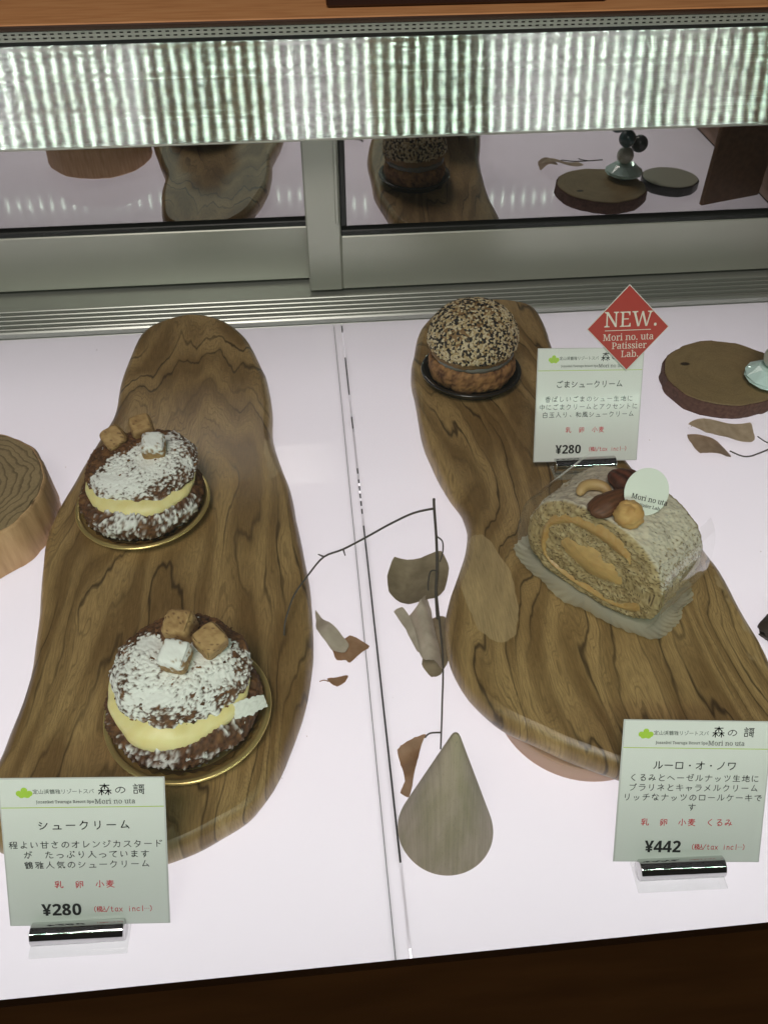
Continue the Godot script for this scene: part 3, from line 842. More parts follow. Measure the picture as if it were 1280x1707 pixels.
func cream_puff(label: String, at: Vector3, turn: float, seed_: int, s: Dictionary) -> void:
	var t := thing("cream_puff", label, "cream puff", at, "custard cream puffs")
	t.rotation.y = turn
	var cells := noise(300.0, seed_, FastNoiseLite.TYPE_CELLULAR, 1)
	cells.cellular_return_type = FastNoiseLite.RETURN_DISTANCE
	var fine := noise(420.0, seed_ + 2, FastNoiseLite.TYPE_SIMPLEX_SMOOTH, 3)
	var slow := noise(38.0, seed_ + 3, FastNoiseLite.TYPE_SIMPLEX_SMOOTH, 2)
	var mid := noise(120.0, seed_ + 4, FastNoiseLite.TYPE_SIMPLEX_SMOOTH, 2)
	var sugar := Color(0.86, 0.87, 0.83)
	var crusty := func(p: Vector3, n: Vector3, amp: float, mask: float) -> Array:
		var bump := -cells.get_noise_3dv(p)              # about 0..1, high in the middle of a crumb
		var k := fine.get_noise_3dv(p)
		var q := p + n * (amp * (bump * 0.9 + 0.35 * k) + 0.0020 * slow.get_noise_3dv(p))
		var c := crust_color(k, mid.get_noise_3dv(p))
		var w := smoothstep(-0.20, 0.20, mask + 0.95 * (bump - 0.60) + 0.45 * k)
		return [q, c.lerp(sugar, w * 0.96)]
	part("bottom_shell", lumpy([Vector2(0.0005, 0.0), Vector2(0.022, 0.0004), Vector2(0.0345, 0.004), Vector2(0.0420, 0.012), Vector2(0.0425, 0.017), Vector2(0.038, 0.0225), Vector2(0.020, 0.0245), Vector2(0.0005, 0.0245)], 230, 80, func(p, n):
		var m: float = 0.30 * smoothstep(0.012, 0.036, p.z) + 0.5 * mid.get_noise_3dv(p * 0.4) - 0.42 + 0.25 * smoothstep(0.006, 0.018, p.y)
		return crusty.call(p, n, 0.0042, m + s.base_sugar if p.z > 0.008 else -1.0)), M.crust, t)
	var cr := part("custard", lumpy([Vector2(0.0005, 0.0), Vector2(0.030, 0.0), Vector2(0.0375, 0.002), Vector2(0.0405, 0.007), Vector2(0.0390, 0.012), Vector2(0.030, 0.0155), Vector2(0.0005, 0.016)], 120, 40, func(p, n):
		var a := atan2(p.z, p.x)
		var bulge: float = s.bulge * exp(-pow((a - s.bulge_at) / 0.55, 2))
		var q: Vector3 = p + n * (0.0012 * slow.get_noise_3dv(p) + 0.00012 * fine.get_noise_3dv(p) + bulge)
		return [q, Color(0.86, 0.76, 0.38).lerp(Color(0.82, 0.70, 0.30), clampf(0.5 + mid.get_noise_3dv(p), 0, 1))]), M.custard, t, s.cream_at, s.cream_turn)
	cr.scale = s.cream_scale
	var lid := part("top_shell", lumpy([Vector2(0.030, 0.0025), Vector2(0.0395, 0.0), Vector2(0.0425, 0.0035), Vector2(0.0415, 0.0095), Vector2(0.036, 0.0165), Vector2(0.027, 0.0215), Vector2(0.014, 0.0245), Vector2(0.0005, 0.0252)], 260, 110, func(p, n):
		var edge: float = smoothstep(0.036, 0.041, Vector2(p.x, p.z).length())
		var back: float = smoothstep(s.bare, s.bare - 0.014, p.z + s.lean * p.x + 0.010 * slow.get_noise_3dv(p * 1.3))
		var smooth_patch: float = smoothstep(0.1, 0.35, slow.get_noise_3dv(p * 0.8 + Vector3(1, 0, 4)))
		var m: float = 0.34 - 1.5 * back + 0.32 * smooth_patch - 0.42 * smoothstep(0.026, 0.042, Vector2(p.x, p.z).length()) - 0.30 * smoothstep(0.006, 0.001, p.y)
		var r: Array = crusty.call(p, n, lerpf(0.0026, 0.0011, smooth_patch), m)
		r[0] += Vector3(0, 0, 1) * edge * 0.0035 * slow.get_noise_3d(p.x * 2.5, 0, p.z * 2.5) + Vector3(0, edge * 0.002 * mid.get_noise_3dv(p), 0)
		return r), M.crust, t, s.lid_at, s.lid_turn)
	lid.scale = s.lid_scale
	# loose brown crumbs clinging to the bare back of the lid and to the lower shell
	var r := RandomNumberGenerator.new()
	r.seed = seed_
	var places := []; var colors := []
	for k in 420:
		var a := r.randf_range(0, TAU)
		var rad := r.randf_range(0.030, 0.0435)
		var p := Vector3(cos(a) * rad, lerpf(0.016, 0.004, smoothstep(0.034, 0.0435, rad)), sin(a) * rad)
		if p.z + s.lean * p.x > s.bare + 0.004 and r.randf() < 0.75: continue
		var b := Basis.from_euler(Vector3(r.randf() * 6, r.randf() * 6, r.randf() * 6)).scaled(Vector3.ONE * r.randf_range(0.0009, 0.0021))
		places.append(lid.transform * Transform3D(b, p + Vector3(0, 0.001, 0)))
		colors.append(crust_color(r.randf_range(-0.5, 0.4), r.randf_range(-0.4, 1)))
	var crown := smooth_line([Vector2(0.0425, 0.0035), Vector2(0.0415, 0.0095), Vector2(0.036, 0.0165), Vector2(0.027, 0.0215), Vector2(0.014, 0.0245), Vector2(0.002, 0.0252)], 10)
	for k in 900:
		var a := r.randf_range(0, TAU)
		var q: Vector2 = crown[r.randi() % crown.size()]
		if r.randf() > q.x / 0.0425: continue
		var p := Vector3(cos(a) * q.x, q.y + 0.0005, sin(a) * q.x)
		if slow.get_noise_3dv(p * 0.8 + Vector3(1, 0, 4)) > 0.22: continue
		var bare: bool = p.z + s.lean * p.x < s.bare - 0.006
		var b := Basis.from_euler(Vector3(r.randf() * 6, r.randf() * 6, r.randf() * 6)).scaled(Vector3(1, r.randf_range(0.4, 0.8), 1) * r.randf_range(0.0011, 0.0027))
		places.append(lid.transform * Transform3D(b, p))
		colors.append(sugar * r.randf_range(0.75, 1.0) if r.randf() < (0.04 if bare else lerpf(0.92, 0.45, smoothstep(0.022, 0.040, q.x))) else crust_color(r.randf_range(-0.6, 0.4), r.randf_range(-0.4, 1)))
	for k in 420:
		var a := r.randf_range(-0.35, PI + 0.35)
		var h := r.randf_range(0.002, 0.020)
		var rad := 0.0335 + 0.0085 * smoothstep(0.002, 0.015, h)
		var b := Basis.from_euler(Vector3(r.randf() * 6, r.randf() * 6, r.randf() * 6)).scaled(Vector3.ONE * r.randf_range(0.0009, 0.0022))
		places.append(Transform3D(b, Vector3(cos(a) * rad, h, sin(a) * rad)))
		colors.append(sugar * 0.9 if r.randf() < 0.16 and h > 0.008 else crust_color(r.randf_range(-0.5, 0.4), r.randf_range(-0.4, 1)))
	scatter("crumbs", chunk_mesh(seed_), M.crust, t, places, colors)
	for c in s.cubes:
		var b := Basis.from_euler(c[1])
		var o := part("cookie_cube", rough_cube(c[2], seed_ + int(c[2] * 1e5) + c[3], c[4], b), M.crust, t, c[0])
		o.basis = b
		if c[4]: o.set_meta("label", "cookie cube dusted with white sugar")
	if s.has("flake"):
		var fl := noise(140.0, 6)
		part("sugar_flake", grid(20, 12, func(u, v):
			var jag: float = 1.0 + 0.35 * fl.get_noise_2d(u * 0.05, v * 0.05 + 1)
			return [Vector3((u - 0.5) * 0.020, 0.0016 * sin(u * 3) + 0.0008 * fl.get_noise_2d(u * 0.04, v * 0.04), (v - 0.5) * 0.010 * jag * (1.0 - 0.5 * absf(u - 0.4))), Color(0.74, 0.76, 0.70)]), M.crust, t, s.flake, Vector3(0.5, 0.35, -0.1))

func sesame_puff(at: Vector3) -> void:
	var t := thing("sesame_puff", "round cream puff crusted with black and white sesame seeds", "cream puff", at)
	t.rotation.x = -TILT
	var slow := noise(45.0, 61, FastNoiseLite.TYPE_SIMPLEX_SMOOTH, 2)
	var fine := noise(300.0, 62, FastNoiseLite.TYPE_SIMPLEX_SMOOTH, 3)
	var crack := noise(150.0, 63, FastNoiseLite.TYPE_CELLULAR, 1)
	var skin := func(p: Vector3, n: Vector3) -> Array:
		var k := fine.get_noise_3dv(p); var c2 := -crack.get_noise_3dv(p)
		return [p + n * (0.0016 * slow.get_noise_3dv(p) + 0.0018 * c2 + 0.0006 * k), Color(0.36, 0.185, 0.070).lerp(Color(0.10, 0.04, 0.016), clampf(1.15 - 1.5 * c2 - k, 0, 1))]
	part("bottom_shell", lumpy([Vector2(0.0005, 0.0), Vector2(0.026, 0.0004), Vector2(0.0345, 0.006), Vector2(0.0365, 0.015), Vector2(0.0350, 0.0225), Vector2(0.028, 0.0245), Vector2(0.0005, 0.0245)], 160, 50, skin), M.crust, t)
	part("sesame_cream", lumpy([Vector2(0.0005, 0), Vector2(0.031, 0.0), Vector2(0.0350, 0.0022), Vector2(0.0352, 0.0048), Vector2(0.031, 0.0070), Vector2(0.0005, 0.0072)], 96, 24, func(p, n): return [p + n * 0.0010 * slow.get_noise_3dv(p * 2), Color(0.19, 0.19, 0.17)]), M.custard, t, Vector3(0, 0.0240, 0))
	var dome := [Vector2(0.020, 0.001), Vector2(0.0335, 0.0), Vector2(0.0362, 0.004), Vector2(0.0365, 0.011), Vector2(0.0340, 0.020), Vector2(0.028, 0.028), Vector2(0.017, 0.0335), Vector2(0.0005, 0.0350)]
	var lid := part("top_shell", lumpy(dome, 140, 70, func(p, n):
		var r: Array = skin.call(p, n)
		return [r[0], Color(0.24, 0.145, 0.06)]), M.crust, t, Vector3(0, 0.0302, 0), Vector3(0.05, 0, 0.04))
	var seed_mesh := grid(8, 6, func(u, v):
		var a: float = u * TAU; var b: float = (v - 0.5) * PI
		return [Vector3(cos(a) * cos(b) * (0.62 + 0.25 * sin(b)), sin(b), sin(a) * cos(b) * 0.42)], true)
	var r := RandomNumberGenerator.new(); r.seed = 8
	var places := []; var colors := []
	var line := smooth_line(dome, 8)
	for k in 5200:
		var a := r.randf() * TAU
		var cosb := r.randf()
		var i := int(lerpf(20, line.size() - 2, 1.0 - sqrt(1.0 - cosb) if false else cosb))
		var p2: Vector2 = line[i]
		if r.randf() > p2.x / 0.0365: continue
		var d: Vector2 = (line[i + 1] - line[i - 1]).normalized()
		var nrm := Vector3(cos(a) * d.y, -d.x, sin(a) * d.y)
		var p := Vector3(cos(a) * p2.x, p2.y, sin(a) * p2.x) + nrm * (0.0009 + r.randf() * 0.0012)
		if p.y < 0.006 and r.randf() < 0.65: continue
		var along := nrm.cross(Vector3(r.randf_range(-1, 1), r.randf_range(-1, 1), r.randf_range(-1, 1))).normalized()
		var b := Basis(along.cross(nrm), along, nrm).scaled_local(Vector3.ONE * r.randf_range(0.0013, 0.0020))
		places.append(lid.transform * Transform3D(b, p))
		colors.append([Color(0.015, 0.013, 0.012), Color(0.05, 0.04, 0.03), Color(0.62, 0.52, 0.34), Color(0.50, 0.38, 0.20)][[0, 0, 1, 2, 2, 2, 3, 3][r.randi() % 8]])
	var bits := []; var bit_colors := []
	for k in 700:
		var a := r.randf() * TAU
		var p2: Vector2 = line[r.randi_range(16, line.size() - 2)]
		if r.randf() > p2.x / 0.0365: continue
		var b := Basis.from_euler(Vector3(r.randf() * 6, r.randf() * 6, r.randf() * 6)).scaled(Vector3.ONE * r.randf_range(0.0012, 0.0026))
		bits.append(lid.transform * Transform3D(b, Vector3(cos(a) * p2.x, p2.y + 0.0006, sin(a) * p2.x)))
		bit_colors.append(Color(0.46, 0.34, 0.17).lerp(Color(0.20, 0.12, 0.05), r.randf()))
	scatter("crust_crumbs", chunk_mesh(4), M.crust, t, bits, bit_colors)
	scatter("sesame_seeds", seed_mesh, M.seedy, t, places, colors)

func roll_section(a: float, grow := 0.0) -> Vector2:
	var s := sin(a); var c := cos(a)
	var x := 0.0495 * signf(c) * pow(absf(c), 0.82)
	var y := 0.0340 + (0.0365 * s if s > 0 else -0.0338 * pow(absf(s), 0.50))
	var p := Vector2(x, y)
	return p + Vector2(c, s * (1.0 if s > 0 else 0.0)).normalized() * grow

func roll_cake(at: Vector3, turn: float) -> void:
	var t := thing("roll_cake_slice", "nut roll cake slice with a caramel cream spiral and nuts on top", "cake", at)
	t.basis = Basis(Vector3(1, 0, 0), -TILT) * Basis(Vector3.UP, turn)
	var n := noise(330.0, 71, FastNoiseLite.TYPE_SIMPLEX_SMOOTH, 3)
	var big := noise(70.0, 72, FastNoiseLite.TYPE_SIMPLEX_SMOOTH, 2)
	var specks := noise(620.0, 73, FastNoiseLite.TYPE_SIMPLEX_SMOOTH, 2)
	var D := 0.047
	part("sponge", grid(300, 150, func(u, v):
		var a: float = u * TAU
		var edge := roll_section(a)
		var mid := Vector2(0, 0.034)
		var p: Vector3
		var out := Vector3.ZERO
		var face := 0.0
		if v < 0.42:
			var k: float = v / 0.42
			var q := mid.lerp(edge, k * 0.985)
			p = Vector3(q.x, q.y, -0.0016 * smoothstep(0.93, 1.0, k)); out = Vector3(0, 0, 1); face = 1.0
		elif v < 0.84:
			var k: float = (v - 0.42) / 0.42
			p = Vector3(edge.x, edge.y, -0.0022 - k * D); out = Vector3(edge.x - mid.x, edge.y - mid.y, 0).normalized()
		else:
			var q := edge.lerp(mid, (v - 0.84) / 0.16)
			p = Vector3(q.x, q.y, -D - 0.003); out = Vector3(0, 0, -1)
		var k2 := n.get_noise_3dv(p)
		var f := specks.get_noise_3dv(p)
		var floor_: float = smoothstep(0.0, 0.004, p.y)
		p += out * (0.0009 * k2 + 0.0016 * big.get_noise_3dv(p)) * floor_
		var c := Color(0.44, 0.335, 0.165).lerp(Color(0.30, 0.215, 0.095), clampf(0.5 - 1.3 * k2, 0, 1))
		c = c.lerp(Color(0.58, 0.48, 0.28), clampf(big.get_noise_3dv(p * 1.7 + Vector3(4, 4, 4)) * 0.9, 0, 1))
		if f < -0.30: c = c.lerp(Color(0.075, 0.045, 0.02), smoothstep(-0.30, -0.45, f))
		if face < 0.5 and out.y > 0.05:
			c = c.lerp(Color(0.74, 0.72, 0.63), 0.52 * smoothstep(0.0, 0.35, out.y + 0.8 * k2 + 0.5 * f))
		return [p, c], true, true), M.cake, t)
	# caramel cream: a rolled ribbon and its thick core, standing a little proud of the cut face
	var cream_c := Color(0.50, 0.325, 0.125)
	part("cream_core", grid(80, 14, func(u, v):
		var a: float = u * TAU
		var wob: float = 1.0 + 0.10 * big.get_noise_2d(cos(a) * 0.02, sin(a) * 0.02 + 3)
		var p := Vector3(cos(a) * 0.0235 * wob * v, sin(a) * 0.0105 * wob * v, 0.0016 * (1 - v * v * v) - 0.0010 * v)
		p = p.rotated(Vector3.BACK, -0.06) + Vector3(0.001, 0.0330, 0.0008)
		return [p + Vector3(0, 0, 0.0003 * n.get_noise_3dv(p)), cream_c.lerp(Color(0.60, 0.39, 0.15), clampf(0.5 + big.get_noise_3dv(p * 2), 0, 1))], true), M.custard, t)
	part("cream_ribbon", grid(160, 8, func(u, v):
		var a := lerpf(-2.45, 3.05, 1.0 - u) + PI
		var w: float = v * 2 - 1
		var half := 0.0042 + 0.0020 * sin(a * 1.0 + 0.6) + 0.0012 * big.get_noise_2d(cos(a) * 0.02, sin(a) * 0.02)
		half *= smoothstep(0.0, 0.06, u) * smoothstep(1.0, 0.94, u)
		var rr := lerpf(0.79, 0.66, u)
		var e := (roll_section(a) - Vector2(0, 0.034)) * rr
		var dir := e.normalized()
		var q := e + dir * w * half
		var p := Vector3(q.x, q.y + 0.034, 0.0012 * (1 - w * w) + 0.0003 - 0.0012 * absf(w))
		return [p + Vector3(0, 0, 0.0003 * n.get_noise_3dv(p)), cream_c.lerp(Color(0.46, 0.27, 0.09), clampf(0.5 + 2 * n.get_noise_3dv(p), 0, 1))]), M.custard, t)
	# toppings on the crown
	var y := 0.0705
	part("almond", grid(28, 20, func(u, v):
		var a: float = u * TAU; var b: float = (v - 0.5) * PI
		var p := Vector3(sin(b), sin(a) * cos(b) * 0.40, cos(a) * cos(b) * (0.52 - 0.22 * sin(b)))
		var ridge := 0.5 + 0.5 * sin(a * 13 + 2 * sin(b * 3))
		return [p * 0.0145 * (1 + 0.03 * ridge + 0.10 * big.get_noise_3dv(p * 0.03)), Color(0.155, 0.062, 0.026).lerp(Color(0.085, 0.034, 0.015), ridge)], true), M.seedy, t, Vector3(-0.0010, y + 0.0045, -0.0105), Vector3(0, 1.35, 0.12))
	part("hazelnut", grid(28, 20, func(u, v):
		var a: float = u * TAU; var b: float = (v - 0.5) * PI
		var d := Vector3(cos(a) * cos(b), sin(b), sin(a) * cos(b))
		var k := big.get_noise_3dv(d * 0.02)
		return [d * (0.0086 + 0.0018 * k + 0.0008 * sin(b) + 0.0004 * n.get_noise_3dv(d * 0.01)), Color(0.62, 0.395, 0.145).lerp(Color(0.50, 0.28, 0.09), clampf(0.5 + k * 2, 0, 1))], true), M.seedy, t, Vector3(0.0135, y + 0.0050, -0.0085))
	part("pecan", grid(36, 26, func(u, v):
		var a: float = u * TAU; var b: float = (v - 0.5) * PI
		var lobes := 1.0 + 0.20 * cos(a * 2) + 0.09 * sin(a * 7) * cos(b) + 0.05 * sin(b * 14)
		return [Vector3(sin(b) * 1.0, sin(a) * cos(b) * 0.42 * lobes, cos(a) * cos(b) * 0.5 * lobes) * 0.0165, Color(0.135, 0.042, 0.022).lerp(Color(0.05, 0.018, 0.011), clampf(0.5 + 0.5 * sin(a * 7 + b * 3), 0, 1))], true), M.seedy, t, Vector3(-0.0010, y + 0.0052, -0.0340), Vector3(0.1, -0.05, 0.05))
	part("cashew", tube(smooth_line([Vector3(-0.010, 0, 0.004), Vector3(-0.006, 0.001, -0.002), Vector3(0, 0.0012, -0.0038), Vector3(0.006, 0.001, -0.002), Vector3(0.0095, 0, 0.003)], 4), [0.0012, 0.0026, 0.0032, 0.0035, 0.0036, 0.0037, 0.0037, 0.0037, 0.0037, 0.0037, 0.0036, 0.0035, 0.0034, 0.0033, 0.0030, 0.0024, 0.0011], 14), mat(lin(0.50, 0.33, 0.14), 0.5), t, Vector3(-0.0165, y + 0.0008, -0.0175), Vector3(0.1, 0.75, 0))
	# round printed card stuck in the cream
	var disc := part("round_card", lathe([Vector2(0.0001, 0), Vector2(0.0146, 0), Vector2(0.0146, 0.0006), Vector2(0.0001, 0.0006)], 72), mat(lin(0.76, 0.80, 0.72), 0.5), t, Vector3(0.0125, y + 0.0110, -0.0275))
	# face the disc towards the front of the case
	disc.basis = Basis(Vector3.UP, 0.62 - turn - 0.5) * Basis(Vector3.RIGHT, PI / 2 - 0.55)
	var l := lettering("lettering", "Mori no uta", 0.0044, "Droid Serif", false, M.ink, disc, Vector3(0.0015, 0.0007, 0.0050))
	l.rotation = Vector3(-PI / 2, -0.35, 0)
	l = lettering("lettering", "Patissier Lab.", 0.0028, "Droid Serif", false, M.ink, disc, Vector3(0.0000, 0.0007, 0.0090))
	l.rotation = Vector3(-PI / 2, -0.35, 0)
	# clear film round the two flanks
	for side in [0, 1]:
		part("clear_film", grid(30, 4, func(u, v):
			var a := lerpf(-0.55, 0.72, u) if side == 0 else lerpf(PI + 0.55, PI - 0.80, u)
			var q := roll_section(a, 0.0045 + 0.0035 * smoothstep(0.5, 1.0, u))
			return [Vector3(q.x, maxf(q.y, 0.003), lerpf(0.004, -D - 0.008, v))]), M.film, t)

func cake_paper(at: Vector3, turn: float) -> void:
	var t := thing("paper_liner", "crimped greaseproof paper liner under the roll cake slice", "paper liner", at)
	t.basis = Basis(Vector3(1, 0, 0), -TILT) * Basis(Vector3.UP, turn)
	var nz := noise(60.0, 33)
	part("sheet", grid(300, 6, func(u, v):
		var a: float = u * TAU
		var c := cos(a); var s := sin(a)
		var e := 4.0
		var sq := 1.0 / pow(pow(absf(c), e) + pow(absf(s), e), 1.0 / e)
		var k: float = smoothstep(0.55, 1.0, v)
		var base := Vector3(c * sq * 0.0500, 0, s * sq * 0.0300)
		var p: Vector3 = base * (v / 0.55 if v < 0.55 else 1.0)
		var d := base.normalized()
		var front := smoothstep(-0.2, 0.7, s)
		var flare := (0.0050 + 0.0070 * front + 0.003 * nz.get_noise_2d(c * 0.03, s * 0.03)) * k
		p += d * (flare + 0.0005 * sin(a * 60) * k)
		p.y = 0.0006 + (0.0075 - 0.0030 * front + 0.002 * nz.get_noise_2d(c * 0.05 + 2, s * 0.05)) * k * k + 0.0005 * sin(a * 60 + 1) * k
		return [p + Vector3(0, 0, -0.0275)], true), M.paper, t)

# ------------------------------------------------------------------ price cards
func price_card(label: String, base: Vector3, yaw: float, lean: float, roll: float, h: float, price: String, tex: Texture2D, holder_shift: float, on_board: bool) -> Node3D:
	var t := thing("price_card", label, "price card", base, "price cards in chrome holders")
	t.rotation = Vector3(-lean, yaw, roll)
	var W := 0.080
	var paper := mat(Color.WHITE, 0.25)
	paper.albedo_texture = tex
	paper.backlight_enabled = true
	paper.backlight = Color(0.22, 0.22, 0.22)
	paper.clearcoat_enabled = true
	paper.clearcoat = 0.2
	paper.clearcoat_roughness = 0.08
	var back := mat(lin(0.62, 0.62, 0.60), 0.4)
	var v := PackedVector3Array([Vector3(-W / 2, 0, 0), Vector3(W / 2, 0, 0), Vector3(W / 2, h, 0), Vector3(-W / 2, h, 0)])
	part("printed_sheet", mesh_of(v, PackedInt32Array([0, 2, 1, 0, 3, 2]), PackedVector2Array([Vector2(0, 1), Vector2(1, 1), Vector2(1, 0), Vector2(0, 0)])), paper, t, Vector3(0, 0, 0.0004))
	part("laminate", cbox(Vector3(W + 0.0016, h + 0.0012, 0.0006), 0.00015), back, t, Vector3(0, h / 2, 0))
	lettering("price_lettering", price, 0.0092, "Droid Sans", true, M.ink, t, Vector3(-W / 2 + 0.0260, h * 0.105, 0.0006))
	lettering("lettering", "Mori no uta", 0.0036, "Droid Serif", false, M.ink_grey, t, Vector3(0.0160, h * 0.850, 0.0006))
	lettering("lettering", "Jozankei Tsuruga Resort Spa", 0.0021, "Droid Serif", false, M.ink_grey, t, Vector3(-0.0085, h * 0.850, 0.0006))
	# the chrome tube that grips it, on a clear foot
	var y0 := base.y - 0.0080
	var o := thing("card_holder", "chrome tube holder gripping the " + label.split(" reading")[0], "card holder", Vector3(base.x, y0, base.z) + Vector3(holder_shift, 0, 0.0030), "chrome card holders")
	o.rotation = Vector3(-TILT if on_board else 0.0, yaw, roll * 0.4)
	var prof := [Vector2(0.0001, -0.0238), Vector2(0.0052, -0.0238), Vector2(0.0058, -0.0232), Vector2(0.0058, 0.0232), Vector2(0.0052, 0.0238), Vector2(0.0001, 0.0238)]
	part("chrome_tube", lathe(prof, 40), M.chrome, o, Vector3(0, 0.0064, 0), Vector3(0, 0, PI / 2))
	part("clear_foot", cbox(Vector3(0.0500, 0.0012, 0.0170), 0.0004), M.clear, o, Vector3(0, 0.0007, 0.0015))
	return t

func build_cards() -> void:
	var a := card_print("シュークリーム", ["程よい甘さのオレンジカスタード", "が　たっぷり入っています", "鶴雅人気のシュークリーム"], "乳　卵　小麦", 470)
	var b := card_print("ごまシュークリーム", ["香ばしいごまのシュー生地に", "中にごまクリームとアクセントに", "白玉入り、和風シュークリーム"], "乳　卵　小麦", 470)
	var c := card_print("ルーロ・オ・ノワ", ["くるみとヘーゼルナッツ生地に", "プラリネとキャラメルクリーム", "リッチなナッツのロールケーキで", "す"], "乳　卵　小麦　くるみ", 425)
	price_card("price card in front of the left board reading ¥280", Vector3(-0.1641, 0.0085, 0.5768), deg_to_rad(-1.7), deg_to_rad(31.2), deg_to_rad(-3.1), 0.0833, "¥280", a, -0.0060, false)
	var t := price_card("price card beside the sesame puff reading ¥280", Vector3(0.1731, 0.0405, 0.2763), deg_to_rad(0.3), deg_to_rad(29.6), deg_to_rad(-2.5), 0.0850, "¥280", b, -0.0010, true)
	price_card("price card at the lower right reading ¥442", Vector3(0.1552, 0.0085, 0.5739), deg_to_rad(-1.9), deg_to_rad(36.0), deg_to_rad(-4.0), 0.0800, "¥442", c, -0.0040, false)
	# red diamond on the sesame card
	var d := thing("red_diamond_tag", "red diamond tag reading NEW on top of the sesame puff card", "tag")
	d.transform = t.transform * Transform3D(Basis(Vector3.BACK, deg_to_rad(1.5)), Vector3(0.0262, 0.1000, 0.0022))
	part("white_border", cbox(Vector3(0.0445, 0.0445, 0.0006), 0.0001), mat(lin(0.75, 0.72, 0.66), 0.5), d, Vector3.ZERO, Vector3(0, 0, PI / 4))
	part("red_face", cbox(Vector3(0.0432, 0.0432, 0.0006), 0.0001), mat(lin(0.46, 0.042, 0.030), 0.4), d, Vector3(0, 0, 0.0002), Vector3(0, 0, PI / 4))
	lettering("lettering", "NEW.", 0.0152, "Droid Serif", false, M.white_print, d, Vector3(0.0020, 0.0062, 0.0006))
	part("rule", cbox(Vector3(0.0350, 0.0005, 0.0002), 0.00005), M.white_print, d, Vector3(-0.0002, -0.0016, 0.0006))
	for k in 3:
		lettering("lettering", ["Mori no. uta", "Patissier", "Lab."][k], 0.0066, "Droid Serif", false, M.white_print, d, Vector3(0.0004 + 0.0008 * k, -0.0066 - 0.0062 * k, 0.0006))

# ------------------------------------------------------------------ dried leaves and twigs
func leaf_mesh(outline: Array, y: float, curl: Callable) -> ArrayMesh:
	var ring := smooth_line(outline, 4, true)
	for k in ring.size():
		ring[k] = ring[k].lerp(outline[k / 4].lerp(outline[(k / 4 + 1) % outline.size()], (k % 4) / 4.0), 0.6) + Vector2(rng.randf_range(-1, 1), rng.randf_range(-1, 1)) * 0.00022
	var n := ring.size()
	var poly := PackedVector2Array(ring)
	# inner points so that the blade can bend
	var lo: Vector2 = ring[0]; var hi: Vector2 = ring[0]
	for p in ring:
		lo = lo.min(p); hi = hi.max(p)
	var pts := poly.duplicate()
	var step := 0.0045
	var gx := lo.x + step * 0.5
	while gx < hi.x:
		var gz := lo.y + step * 0.5
		while gz < hi.y:
			var q := Vector2(gx, gz)
			if Geometry2D.is_point_in_polygon(q, poly):
				var clear := true
				for p in ring:
					if q.distance_to(p) < step * 0.45: clear = false
				if clear: pts.append(q + Vector2(rng.randf_range(-1, 1), rng.randf_range(-1, 1)) * step * 0.15)
			gz += step
		gx += step
	var tri := Geometry2D.triangulate_delaunay(pts)
	var v := PackedVector3Array(); var idx := PackedInt32Array()
	for side in 2:
		for p in pts:
			v.append(Vector3(p.x, y + curl.call(p) - 0.0003 * side, p.y))
	var m := pts.size()
	for k in range(0, tri.size(), 3):
		var a := tri[k]; var b := tri[k + 1]; var c := tri[k + 2]
		if not Geometry2D.is_point_in_polygon((pts[a] + pts[b] + pts[c]) / 3.0, poly): continue
		if (v[c] - v[a]).cross(v[b] - v[a]).y < 0:
			var s := b; b = c; c = s
		idx.append_array([a, b, c, a + m, c + m, b + m])
	for k in n:
		var a := k; var b := (k + 1) % n
		idx.append_array([a, b, a + m, b, b + m, a + m])
	return mesh_of(v, idx)

func leaf_mat(a: Color, b: Color, seed_: int, thru := 0.25) -> StandardMaterial3D:
	var m := mat(Color.WHITE, 0.6)
	m.albedo_texture = noise_tex(noise(0.012, seed_, FastNoiseLite.TYPE_SIMPLEX_SMOOTH, 5), 256, ramp([[0.15, a], [0.5, a.lerp(b, 0.5)], [0.9, b]]))
	m.uv1_triplanar = true
	m.uv1_scale = Vector3(22, 22, 22)
	m.backlight_enabled = true
	m.backlight = Color(thru, thru, thru)
	return m

func plan_path(text: String, heights: Array) -> Array:
	var out := []
	var q := cm(text)
	for i in q.size():
		out.append(Vector3(q[i].x, heights[mini(i, heights.size() - 1)], q[i].y))
	return out

func stem(called: String, path: Array, r0: float, r1: float, parent: Node, m: Material) -> void:
	var fine := smooth_line(path, 4)
	var radii := []
	for i in fine.size():
		radii.append(lerpf(r0, r1, float(i) / (fine.size() - 1)))
	part(called, tube(fine, radii, 8), m, parent)

